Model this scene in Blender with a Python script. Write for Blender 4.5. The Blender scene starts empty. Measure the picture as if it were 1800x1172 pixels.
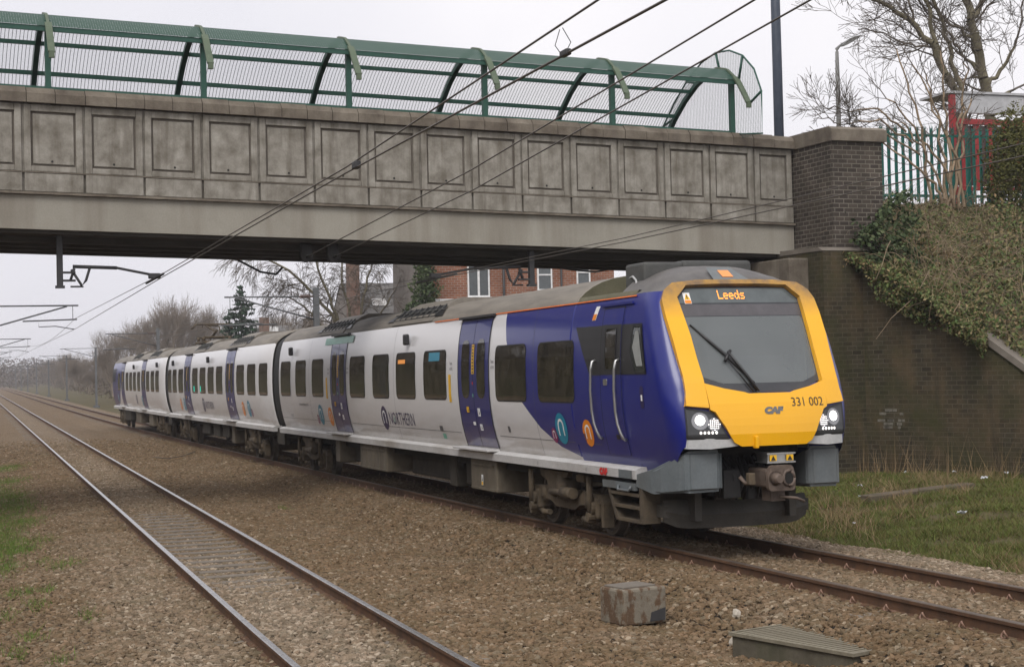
import bpy, bmesh, math, random
import numpy as np
from mathutils import Vector, Matrix
R = math.radians
random.seed(7); rng = np.random.default_rng(7)
scn = bpy.context.scene
COL = scn.collection

# ------------------------------------------------------------------ camera
YAW, PITCH, ROLL, CAMH = 0.324, 0.02078, -0.02312, 2.7064
w = Vector((math.sin(YAW)*math.cos(PITCH), math.cos(YAW)*math.cos(PITCH), math.sin(PITCH)))
r_ = Vector((math.cos(YAW), -math.sin(YAW), 0)); u_ = r_.cross(w)
r2 = r_*math.cos(ROLL)+u_*math.sin(ROLL); u2 = -r_*math.sin(ROLL)+u_*math.cos(ROLL)
cd = bpy.data.cameras.new('camera'); cam = bpy.data.objects.new('camera', cd); COL.objects.link(cam)
cam.matrix_world = Matrix(((r2.x, u2.x, -w.x, 0), (r2.y, u2.y, -w.y, 0), (r2.z, u2.z, -w.z, CAMH), (0, 0, 0, 1)))
cd.sensor_width = 36; cd.lens = 36*2824.55/1800; cd.clip_start = 0.3; cd.clip_end = 6000
scn.camera = cam

# ------------------------------------------------------------------ world, sun, exposure
SUN_EL, SUN_AZ = R(47), R(212)          # azimuth the light comes from, clockwise from +Y
wd = bpy.data.worlds.new('World'); scn.world = wd; wd.use_nodes = True
nt = wd.node_tree; nt.nodes.clear()
sky = nt.nodes.new('ShaderNodeTexSky'); sky.sky_type = 'NISHITA'; sky.sun_disc = False
sky.sun_elevation = SUN_EL; sky.sun_rotation = SUN_AZ; sky.dust_density = 6; sky.air_density = 1
hs = nt.nodes.new('ShaderNodeHueSaturation'); hs.inputs['Saturation'].default_value = 0.18
nt.links.new(sky.outputs[0], hs.inputs['Color'])
tc = nt.nodes.new('ShaderNodeTexCoord'); nz = nt.nodes.new('ShaderNodeTexNoise')
nz.inputs['Scale'].default_value = 2.2; nz.inputs['Detail'].default_value = 4
nt.links.new(tc.outputs['Generated'], nz.inputs['Vector'])
cr = nt.nodes.new('ShaderNodeValToRGB')
cr.color_ramp.elements[0].position = .38; cr.color_ramp.elements[0].color = (8.5, 8.4, 9.0, 1)
cr.color_ramp.elements[1].position = .62; cr.color_ramp.elements[1].color = (10.1, 9.85, 10.15, 1)
nt.links.new(nz.outputs['Fac'], cr.inputs[0])
mx = nt.nodes.new('ShaderNodeMixRGB'); mx.inputs[0].default_value = .88
nt.links.new(hs.outputs[0], mx.inputs[1]); nt.links.new(cr.outputs[0], mx.inputs[2])
bg = nt.nodes.new('ShaderNodeBackground'); bg.inputs['Strength'].default_value = 0.088
nt.links.new(mx.outputs[0], bg.inputs['Color'])
wo = nt.nodes.new('ShaderNodeOutputWorld'); nt.links.new(bg.outputs[0], wo.inputs['Surface'])
sd = bpy.data.lights.new('sun', 'SUN'); sd.energy = 1.5; sd.angle = R(28); sd.color = (1, .965, .92)
so = bpy.data.objects.new('sun', sd); COL.objects.link(so)
dv = Vector((math.sin(SUN_AZ)*math.cos(SUN_EL), math.cos(SUN_AZ)*math.cos(SUN_EL), math.sin(SUN_EL)))
so.rotation_euler = dv.to_track_quat('Z', 'Y').to_euler(); so.location = (0, -20, 40)
scn.view_settings.view_transform = 'Standard'; scn.view_settings.look = 'None'
scn.view_settings.exposure = 0.33; scn.view_settings.gamma = 1
scn.cycles.max_bounces = 6; scn.cycles.diffuse_bounces = 3; scn.cycles.glossy_bounces = 3
scn.cycles.transparent_max_bounces = 12; scn.cycles.volume_bounces = 0
scn.cycles.use_denoising = True

# ------------------------------------------------------------------ materials
def sk(n, name):
    for s in n.inputs:
        if s.name == name and s.enabled: return s
class Mat:
    def __init__(s, name):
        s.m = bpy.data.materials.new(name); s.m.use_nodes = True; s.nt = s.m.node_tree
        s.b = s.nt.nodes['Principled BSDF']
        s._tc = None
    def n(s, t, inp=None, **pr):
        n = s.nt.nodes.new(t)
        for k, v in pr.items(): setattr(n, k, v)
        for k, v in (inp or {}).items():
            so = n.inputs[k] if isinstance(k, int) else sk(n, k)
            if hasattr(v, 'is_linked') or isinstance(v, bpy.types.NodeSocket): s.nt.links.new(v, so)
            else: so.default_value = v
        return n
    def co(s, kind='Object', scale=(1, 1, 1)):
        if s._tc is None: s._tc = s.n('ShaderNodeTexCoord')
        if scale == (1, 1, 1): return s._tc.outputs[kind]
        return s.n('ShaderNodeMapping', {'Vector': s._tc.outputs[kind], 'Scale': scale}).outputs[0]
    def noise(s, vec, scale, detail=4, rough=.55):
        return s.n('ShaderNodeTexNoise', {'Vector': vec, 'Scale': scale, 'Detail': detail, 'Roughness': rough}).outputs['Fac']
    def ramp(s, fac, *stops, interp='LINEAR'):
        n = s.n('ShaderNodeValToRGB', {0: fac}); e = n.color_ramp; e.interpolation = interp
        while len(e.elements) < len(stops): e.elements.new(.5)
        for el, (p, c) in zip(e.elements, stops):
            el.position = p; el.color = (c, c, c, 1) if not hasattr(c, '__len__') else tuple(c)+(1,)
        return n.outputs[0]
    def mix(s, f, a, b, mode='MIX'):
        n = s.nt.nodes.new('ShaderNodeMixRGB'); n.blend_type = mode
        for i, v in enumerate((f, a, b)):
            if isinstance(v, bpy.types.NodeSocket): s.nt.links.new(v, n.inputs[i])
            else: n.inputs[i].default_value = v if i == 0 else tuple(v)[:3]+(1,)
        return n.outputs[0]
    def math(s, op, a, b=0., c=0.):
        n = s.nt.nodes.new('ShaderNodeMath'); n.operation = op
        for i, v in enumerate((a, b, c)):
            if isinstance(v, bpy.types.NodeSocket): s.nt.links.new(v, n.inputs[i])
            else: n.inputs[i].default_value = v
        return n.outputs[0]
    def set(s, **kw):
        mp = dict(color='Base Color', rough='Roughness', metal='Metallic', spec='Specular IOR Level', coat='Coat Weight',
                  alpha='Alpha', emis='Emission Color', estr='Emission Strength', sub='Subsurface Weight', ccrough='Coat Roughness')
        for k, v in kw.items():
            so = s.b.inputs[mp[k]]
            if isinstance(v, bpy.types.NodeSocket): s.nt.links.new(v, so)
            else: so.default_value = tuple(v)[:3]+(1,) if hasattr(v, '__len__') else v
        return s
    def bump(s, h, strength=.5, dist=.02):
        n = s.n('ShaderNodeBump', {'Height': h, 'Strength': strength, 'Distance': dist})
        s.nt.links.new(n.outputs[0], s.b.inputs['Normal']); return s
def plain(name, c, rough=.5, metal=0., spec=.5, var=.12, scale=6., coat=0.):
    m = Mat(name); v = m.noise(m.co(), scale, 5)
    m.set(color=m.mix(m.ramp(v, (.3, 0.), (.7, 1.)), [x*(1-var) for x in c], [min(1, x*(1+var)) for x in c]), rough=rough, metal=metal, spec=spec, coat=coat)
    return m
def weathered(name, c1, c2, scale=1.5, c3=None, c3amt=.5, c3scale=(2, 2, .25), rough=.85, bump=.3, bscale=30, bdist=.01, spec=.3, kind='Object'):
    m = Mat(name); co = m.co(kind)
    col = m.mix(m.ramp(m.noise(co, scale, 8, .62), (.32, 0.), (.68, 1.)), c1, c2)
    if c3 is not None:
        st = m.noise(m.co(kind, c3scale), 1., 6, .6)
        col = m.mix(m.math('MULTIPLY', m.ramp(st, (.48, 0.), (.72, 1.)), c3amt), col, c3)
    fine = m.noise(co, bscale, 4, .7)
    col = m.mix(.25, col, m.ramp(fine, (.3, .35), (.7, 1.)), 'MULTIPLY')
    m.set(color=col, rough=rough, spec=spec).bump(fine, bump, bdist); return m
def brick(name, c1, c2, mortar, stain=None, stamt=.5, bw=.225, bh=.075, ms=.008, rough=.9, moss=None, damp=None):
    m = Mat(name); uv = m.co('UV')
    b = m.n('ShaderNodeTexBrick', {'Vector': uv, 'Color1': c1+(1,), 'Color2': c2+(1,), 'Mortar': mortar+(1,), 'Scale': 1., 'Mortar Size': ms, 'Mortar Smooth': .3, 'Bias': 0., 'Brick Width': bw, 'Row Height': bh})
    col = m.mix(m.ramp(m.noise(uv, 1.1, 8, .65), (.3, 0.), (.7, .55)), b.outputs['Color'], [x*.45 for x in c1])
    if stain is not None:
        col = m.mix(m.math('MULTIPLY', m.ramp(m.noise(m.co('UV', (1.3, .5, 1)), 1.2, 7, .6), (.42, 0.), (.62, 1.)), stamt), col, stain)
    if moss is not None:
        col = m.mix(m.ramp(m.noise(uv, .55, 8, .68), (.46, 0.), (.66, .85)), col, moss)
        col = m.mix(m.ramp(m.noise(m.co('UV', (2.2, .25, 1)), 1.1, 6, .6), (.55, 0.), (.75, .8)), col, damp)
        col = m.mix(m.ramp(m.noise(m.co('UV', (.9, 9, 1)), 1.3, 6, .7), (.70, 0.), (.76, .7)), col, (.30, .28, .23))
    fine = m.noise(uv, 45, 3)
    col = m.mix(.5, col, m.ramp(fine, (.3, .45), (.75, 1.)), 'MULTIPLY')
    m.set(color=col, rough=rough, spec=.25)
    m.bump(m.math('SUBTRACT', m.math('MULTIPLY', fine, .35), b.outputs['Fac']), .7, .012); return m
def emit(name, c, strength):
    return Mat(name).set(color=(.02, .02, .02), emis=c, estr=strength)

MT = {}
# --- train
def livery(name, mirror_len=None):
    m = Mat(name); co = m.co(); x = m.n('ShaderNodeSeparateXYZ', {0: co})
    y = x.outputs['Y'] if mirror_len is None else m.math('SUBTRACT', mirror_len, x.outputs['Y'])
    z = x.outputs['Z']
    pts = [(.97, -.2), (1.02, 1.0), (1.15, 2.15), (1.29, 2.95), (1.56, 3.66), (1.96, 4.37), (2.57, 4.78), (2.94, 5.07), (3.40, 5.29)]
    zz = m.n('ShaderNodeMapRange', {'Value': z, 'From Min': .9, 'From Max': 3.5}).outputs[0]
    sb = m.math('MULTIPLY', m.ramp(zz, *[((h-.9)/2.6, s/6) for h, s in pts]), 6.)
    isb = m.math('LESS_THAN', y, sb)
    return m, isb, z, co
def paint_white(m, z, co, isb=None, blue=(.006, .013, .175)):
    dirt_bounce = m.noise(m.co('Object', (1, .5, 2.2)), 2.2, 7, .62)
    low = m.n('ShaderNodeMapRange', {'Value': z, 'From Min': 2.0, 'From Max': 1.05}).outputs[0]  # browner lower down: dirt, plus ground bounce put into the colour
    low2 = m.n('ShaderNodeMapRange', {'Value': z, 'From Min': 1.30, 'From Max': 1.12}).outputs[0]
    f = m.math('MULTIPLY', m.math('ADD', m.math('ADD', m.math('MULTIPLY', low, .5), m.math('MULTIPLY', low2, .45)), .07), m.ramp(dirt_bounce, (.3, .25), (.7, 1.)))
    wh = m.mix(f, (.70, .69, .70), (.33, .285, .235))
    if isb is not None:
        bl = m.mix(m.math('MULTIPLY', f, .35), blue, (.12, .10, .09)); wh = m.mix(isb, wh, bl)
    m.set(color=wh, rough=.3, spec=.5, coat=.3); m.b.inputs['Coat Roughness'].default_value = .12
    return m
lm, isb, z, co = livery('front_livery'); MT['livery1'] = paint_white(lm, z, co, isb)
lm, isb, z, co = livery('rear_livery', 24.03); MT['livery3'] = paint_white(lm, z, co, isb)
lm = Mat('white_paint'); zz = lm.n('ShaderNodeSeparateXYZ', {0: lm.co()}).outputs['Z']; MT['white'] = paint_white(lm, zz, lm.co())
m = Mat('blue_paint'); zz = m.n('ShaderNodeSeparateXYZ', {0: m.co()}).outputs['Z']
MT['blue'] = m.set(color=m.mix(m.math('MULTIPLY', m.ramp(m.noise(m.co(), 3, 6), (.4, 0.), (.8, 1.)), .12), (.006, .013, .175), (.12, .11, .12)), rough=.3, coat=.2)
m.b.inputs['Coat Roughness'].default_value = .12
m = Mat('door_paint'); zz = m.n('ShaderNodeSeparateXYZ', {0: m.co()}).outputs['Z']
lo = m.n('ShaderNodeMapRange', {'Value': zz, 'From Min': 1.75, 'From Max': 1.15}).outputs[0]
MT['door'] = m.set(color=m.mix(m.math('MULTIPLY', lo, m.ramp(m.noise(m.co('Object', (1, .6, 3)), 3, 6), (.3, .15), (.7, .75))), (.010, .016, .14), (.20, .16, .15)), rough=.35, coat=.3)
m = Mat('yellow_paint'); zz = m.n('ShaderNodeSeparateXYZ', {0: m.co()}).outputs['Z']
hi = m.n('ShaderNodeMapRange', {'Value': zz, 'From Min': 3.08, 'From Max': 3.48}).outputs[0]
grime = m.math('MULTIPLY', hi, m.ramp(m.noise(m.co('Object', (1, 1, 1)), 5, 7, .65), (.3, .55), (.65, 1.)))
MT['yellow'] = m.set(color=m.mix(m.math('MULTIPLY', grime, .95), (.86, .43, .002), (.15, .10, .06)), rough=.33, coat=.4)
m = Mat('roof_paint'); ns = m.noise(m.co('Object', (2.5, .35, 2)), 2.2, 7, .62)
MT['roof'] = m.set(color=m.mix(m.ramp(ns, (.3, 0.), (.7, 1.)), (.125, .112, .096), (.235, .21, .175)), rough=.75).bump(m.noise(m.co(), 14, 4), .15, .01)
MT['roof_dark'] = weathered('roof_equipment', (.06, .062, .06), (.10, .10, .095), 3, rough=.7)
MT['cowl'] = weathered('roof_cowl', (.105, .10, .098), (.155, .145, .135), 4, c3=(.05, .045, .04), c3amt=.5, rough=.55, bump=.1)
MT['olive'] = weathered('roof_well', (.10, .095, .06), (.14, .13, .085), 3)
m = Mat('tinted_glass'); MT['glass'] = m.set(color=m.mix(m.ramp(m.noise(m.co('Object', (1, 1.6, 1)), 2.2, 5, .65), (.38, 0.), (.7, 1.)), (.007, .007, .006), (.05, .043, .032)), rough=.05, spec=.55).bump(m.noise(m.co(), 1.7, 3), .12, .02)  # brown mottling in the colour imitates reflected trees
m = Mat('windscreen_glass'); ng = m.noise(m.co('Object', (1, 1, .5)), 1.3, 3)
MT['screen'] = m.set(color=m.mix(ng, (.17, .19, .195), (.24, .26, .262)), rough=.08, spec=.6, coat=.4)  # pale grey base puts the sky's reflection into the glass colour
MT['screen_dark'] = plain('windscreen_border', (.045, .047, .052), .12)
MT['sign_glass'] = plain('display_glass', (.10, .115, .118), .12)
MT['black'] = plain('black_trim', (.018, .018, .02), .4)
MT['rubber'] = plain('black_rubber', (.02, .02, .021), .65)
MT['skirt'] = weathered('grey_skirt_paint', (.125, .145, .155), (.16, .18, .19), 3, c3=(.10, .09, .075), c3amt=.4, rough=.35, bump=.06)
MT['silver'] = weathered('silver_trim', (.42, .43, .43), (.55, .55, .55), 5, rough=.35, bump=.05)
MT['steel'] = plain('steel', (.50, .50, .49), .3, .85)
MT['bogie'] = weathered('brake_dusted_steel', (.07, .055, .038), (.15, .115, .075), 5, c3=(.04, .034, .028), c3amt=.6, rough=.85)
MT['under'] = weathered('dirty_underframe', (.03, .026, .021), (.055, .046, .034), 4, rough=.9)
MT['box'] = weathered('dusty_equipment_case', (.10, .083, .06), (.16, .135, .10), 3, c3=(.05, .043, .034), c3amt=.5, rough=.85)
MT['dark'] = plain('shade_toned_steel', (.012, .011, .010), .9)  # near-black: shade of undersides and recesses put into the colour
MT['wheel'] = weathered('wheel_steel', (.07, .06, .05), (.12, .10, .08), 6, rough=.7)
MT['sole'] = weathered('solebar_paint', (.50, .49, .48), (.60, .59, .58), 2, c3=(.28, .24, .19), c3amt=.7, c3scale=(1, .6, 3), rough=.5, bump=.05)
MT['plough'] = weathered('plough_steel', (.055, .052, .048), (.085, .08, .072), 4, c3=(.10, .085, .065), c3amt=.5, rough=.6)
MT['orange'] = plain('orange_line', (.75, .16, .02), .4)
MT['teal'] = plain('teal_vinyl', (.0, .22, .34), .3)
MT['orangev'] = plain('orange_vinyl', (.80, .24, .01), .3)
MT['magenta'] = plain('magenta_vinyl', (.20, .01, .10), .3)
MT['navy'] = plain('navy_vinyl', (.028, .022, .085), .3)
MT['whitev'] = plain('white_vinyl', (.8, .8, .8), .4)
MT['yellowv'] = plain('yellow_vinyl', (.80, .46, .01), .4)
MT['greenv'] = plain('green_vinyl', (.16, .42, .32), .4)
MT['redv'] = plain('red_vinyl', (.55, .02, .02), .4)
MT['grey_mark'] = plain('grey_vinyl', (.10, .10, .11), .4)
MT['lamp'] = emit('headlamp_light', (1, .97, .9), 6)
MT['lampw'] = emit('marker_light', (1, .93, .88), 2.2)
MT['lens'] = plain('lamp_housing', (.05, .052, .055), .12)
MT['reflector'] = plain('lamp_reflector', (.30, .30, .31), .2, .6)
MT['led'] = emit('led_display', (1, .30, .03), 2.6)
MT['ledw'] = emit('marker_bulb', (1, .34, .08), .9)
MT['cyan'] = emit('painted_signal_reflection', (0, .75, .55), .9)  # glow painted onto the panes as the reflection of a lamp
# --- setting
MT['concrete'] = weathered('weathered_concrete', (.135, .118, .10), (.255, .232, .205), .9, c3=(.07, .058, .048), c3amt=.75, c3scale=(1.5, 1.5, .22), bump=.35, bscale=34)
MT['panel'] = weathered('panel_concrete', (.165, .148, .12), (.37, .348, .305), 2.6, c3=(.10, .083, .06), c3amt=.7, c3scale=(4.5, 4.5, .45), bump=.35, bscale=34)
MT['panel_dark'] = weathered('dark_grooved_concrete', (.135, .116, .095), (.21, .185, .155), 2, bump=.3)
MT['coping'] = weathered('coping_concrete', (.105, .085, .064), (.225, .195, .155), 2.1, c3=(.07, .055, .045), c3amt=.6, bump=.45, bscale=26)
MT['beam'] = weathered('pale_concrete_beam', (.27, .25, .21), (.36, .34, .29), .7, c3=(.15, .12, .09), c3amt=.6, c3scale=(1.3, 1.3, .12), bump=.2)
MT['soffit'] = weathered('dark_soffit', (.045, .04, .034), (.075, .066, .055), 1)  # much darker than the beam, mottled at random
MT['green_paint'] = weathered('green_steel_paint', (.022, .075, .055), (.035, .10, .075), 3, rough=.5, bump=.08)
MT['green_lit'] = weathered('green_paint_lit_tone', (.085, .115, .075), (.12, .155, .10), 3, rough=.5, bump=.08)  # paler copy of the green, light on the rib ends put into the colour
MT['bluebrick'] = brick('engineering_brick', (.058, .046, .04), (.12, .098, .08), (.27, .245, .20), stain=(.05, .042, .03), stamt=.4, bw=.24, bh=.10, ms=.011)
MT['wallbrick'] = brick('mossy_wall_brick', (.038, .031, .019), (.082, .068, .042), (.125, .112, .08), moss=(.050, .054, .017), damp=(.028, .024, .018), stain=(.12, .085, .045), stamt=.6, bw=.24, bh=.10, ms=.009)
MT['redbrick'] = brick('red_house_brick', (.30, .115, .065), (.40, .17, .10), (.42, .37, .32), bw=.29, bh=.11, ms=.014)
MT['greyrender'] = weathered('grey_render', (.18, .16, .145), (.235, .21, .19), 1.5)
MT['slate'] = brick('roof_slate', (.15, .145, .14), (.20, .19, .18), (.10, .095, .09), bw=.5, bh=.3, ms=.02, rough=.7)
MT['windowwhite'] = plain('white_frame', (.75, .75, .75), .4)
MT['windowglass'] = plain('house_glass', (.10, .11, .115), .1)
MT['stone'] = None
MT['railside'] = weathered('rusty_rail', (.085, .048, .03), (.15, .078, .042), 6, c3=(.05, .036, .026), c3amt=.5, rough=.85, bscale=60)
MT['railtop'] = plain('worn_rail_head', (.42, .41, .40), .27, .9, var=.2)
MT['railtop2'] = plain('dull_rail_head', (.13, .10, .08), .5, .5, var=.2)
MT['sleeper'] = weathered('sleeper_concrete', (.15, .125, .10), (.21, .18, .145), 5)
MT['clip'] = plain('rail_clip_steel', (.22, .13, .09), .7)
MT['mast'] = weathered('galvanised_mast', (.10, .105, .11), (.15, .155, .16), 4, rough=.6)
MT['dark_steel'] = plain('dark_steel', (.035, .035, .037), .6)
MT['wire'] = plain('copper_wire', (.075, .065, .055), .55)
MT['insul'] = plain('brown_insulator', (.09, .05, .035), .3)
MT['lamppost'] = weathered('lamp_post_grey', (.20, .20, .195), (.27, .27, .26), 4, rough=.5)
MT['bluepost'] = weathered('blue_grey_post', (.040, .052, .075), (.06, .073, .10), 3, rough=.5)
MT['red'] = weathered('red_paint', (.24, .022, .025), (.33, .035, .035), 3, rough=.45)
MT['white_board'] = plain('white_board', (.40, .40, .41), .5)
MT['bark'] = weathered('mossy_bark', (.13, .115, .07), (.20, .175, .115), 4, c3=(.055, .045, .035), c3amt=.6, bump=.5, bscale=25)
MT['twig'] = plain('grey_brown_twigs', (.10, .082, .064), .9, var=.3, scale=1)
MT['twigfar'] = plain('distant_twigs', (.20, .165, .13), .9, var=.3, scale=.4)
MT['stemred'] = plain('bramble_stem', (.27, .20, .13), .85, var=.35, scale=2)
def leafmat(name, cols, scale=.8):
    m = Mat(name); g = m.n('ShaderNodeNewGeometry')
    n1 = m.noise(g.outputs['Position'], scale, 5, .6)
    at = m.n('ShaderNodeAttribute', attribute_name='rnd').outputs['Fac']
    f = m.math('ADD', m.math('MULTIPLY', n1, .75), m.math('MULTIPLY', at, .3))
    k = len(cols); lo, hi = .32, .78
    m.set(color=m.ramp(f, *[(lo+(hi-lo)*i/(k-1), c) for i, c in enumerate(cols)]), rough=.75, spec=.25); return m
MT['ivy'] = leafmat('ivy_leaves', [(.03, .05, .022), (.065, .09, .038), (.12, .145, .065)])
MT['bramble'] = leafmat('bramble_leaves', [(.27, .19, .10), (.13, .10, .045), (.06, .10, .028), (.12, .16, .05), (.23, .17, .09), (.10, .12, .04), (.31, .23, .13)], .75)
MT['conifer'] = leafmat('conifer_needles', [(.012, .03, .018), (.025, .05, .028), (.04, .07, .036)], 1.2)
MT['olivebush'] = leafmat('olive_leaves', [(.06, .065, .018), (.10, .10, .028), (.14, .13, .04)], 1.5)
MT['grass'] = leafmat('grass_blades', [(.19, .125, .06), (.10, .095, .028), (.12, .17, .028), (.075, .085, .022), (.18, .13, .055), (.23, .17, .085)], .95)
MT['grassgreen'] = leafmat('fresh_grass_blades', [(.07, .13, .018), (.11, .17, .03), (.16, .19, .05)], 1.5)
MT['drygrass'] = leafmat('dry_grass_blades', [(.20, .14, .075), (.26, .18, .10), (.15, .12, .05)], .2)
MT['litter'] = plain('white_litter', (.42, .43, .44), .5)
MT['wood'] = weathered('old_timber', (.09, .07, .05), (.15, .12, .085), 4, c3=(.05, .06, .025), c3amt=.6)
MT['grate'] = weathered('mossy_grating', (.16, .14, .10), (.24, .215, .16), 6, rough=.7)
MT['pit'] = weathered('pit_concrete', (.08, .07, .05), (.13, .115, .085), 5, c3=(.05, .055, .025), c3amt=.6)
m = Mat('painted_block'); co = m.co()
p = m.ramp(m.noise(m.co('Object', (1, 1, .55)), 6, 8, .7), (.47, 0.), (.53, 1.), interp='LINEAR')
c_ = m.mix(m.noise(co, 9, 5), (.06, .04, .026), (.15, .085, .042))
MT['block'] = m.set(color=m.mix(p, c_, m.mix(m.noise(co, 14, 5), (.13, .112, .082), (.23, .20, .155))), rough=.85).bump(m.noise(co, 22, 6), .6, .02)
def stone_mat(name, inst):
    m = Mat(name); g = m.n('ShaderNodeNewGeometry')
    if inst:
        rnd = m.n('ShaderNodeObjectInfo').outputs['Random']
        fresh = m.n('ShaderNodeAttribute', attribute_name='fresh', attribute_type='INSTANCER').outputs['Fac']
    else:
        rnd = m.n('ShaderNodeTexVoronoi', {'Vector': g.outputs['Position'], 'Scale': 22.}).outputs['Color']
        rnd = m.n('ShaderNodeSeparateColor', {0: rnd}).outputs[0]
        fresh = m.n('ShaderNodeAttribute', attribute_name='fresh').outputs['Fac']
    brown = m.ramp(rnd, (0., (.085, .058, .034)), (.3, (.19, .13, .08)), (.6, (.13, .096, .06)), (.8, (.24, .165, .108)), (.93, (.17, .14, .10)), (1., (.38, .31, .24)))
    grey = m.ramp(rnd, (0., (.14, .115, .09)), (.3, (.27, .215, .165)), (.55, (.20, .175, .14)), (.8, (.34, .27, .215)), (1., (.46, .40, .34)))
    n1 = m.noise(g.outputs['Position'], .8, 5, .6)
    f = m.math('ADD', fresh, m.math('MULTIPLY', m.math('SUBTRACT', n1, .5), 1.1)); f.node.use_clamp = True
    col = m.mix(1., m.mix(f, brown, grey), (.98, .94, .85), 'MULTIPLY')
    col = m.mix(m.ramp(m.noise(g.outputs['Position'], 1.7, 4), (.5, 0.), (.8, .35)), col, (.09, .085, .045))
    col = m.mix(.5, col, m.ramp(m.noise(g.outputs['Position'], 60, 3), (.3, .5), (.7, 1.)), 'MULTIPLY')
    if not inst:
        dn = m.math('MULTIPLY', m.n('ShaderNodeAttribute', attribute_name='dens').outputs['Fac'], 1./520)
        dn.node.use_clamp = True; col = m.mix(dn, col, (.014, .011, .008))  # bed blackened where stones lie, painting shade into the gaps
    m.set(color=col, rough=.9, spec=.2)
    if not inst:
        v = m.n('ShaderNodeTexVoronoi', {'Vector': g.outputs['Position'], 'Scale': 22.}).outputs['Distance']
        m.bump(v, .8, .03)
    return m
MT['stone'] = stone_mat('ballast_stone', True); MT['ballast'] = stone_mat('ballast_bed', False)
m = Mat('soil'); g = m.n('ShaderNodeNewGeometry')
MT['soil'] = m.set(color=m.ramp(m.noise(g.outputs['Position'], .35, 8, .65), (.3, (.065, .055, .028)), (.5, (.10, .082, .045)), (.7, (.06, .075, .022))), rough=1., spec=.1).bump(m.noise(g.outputs['Position'], 8, 5), .6, .05)
MT['bank'] = weathered('bank_earth', (.055, .05, .025), (.10, .085, .05), .8, rough=1.)
MT['hedge'] = leafmat('leafless_scrub', [(.07, .055, .04), (.11, .085, .06), (.08, .075, .04)], .12)
MT['hill'] = plain('far_hill', (.10, .11, .10), 1., var=.3, scale=.01)
m = Mat('wire_mesh'); uv = m.co('UV'); sx = m.n('ShaderNodeSeparateXYZ', {0: uv})
def strands(s, period, frac): return m.math('LESS_THAN', m.math('FRACT', m.math('MULTIPLY', s, 1/period)), frac)
al = m.math('MAXIMUM', strands(sx.outputs['X'], .075, .14), strands(sx.outputs['Y'], .026, .25))
MT['mesh'] = m.set(color=(.055, .085, .07), rough=.6, alpha=al)

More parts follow.
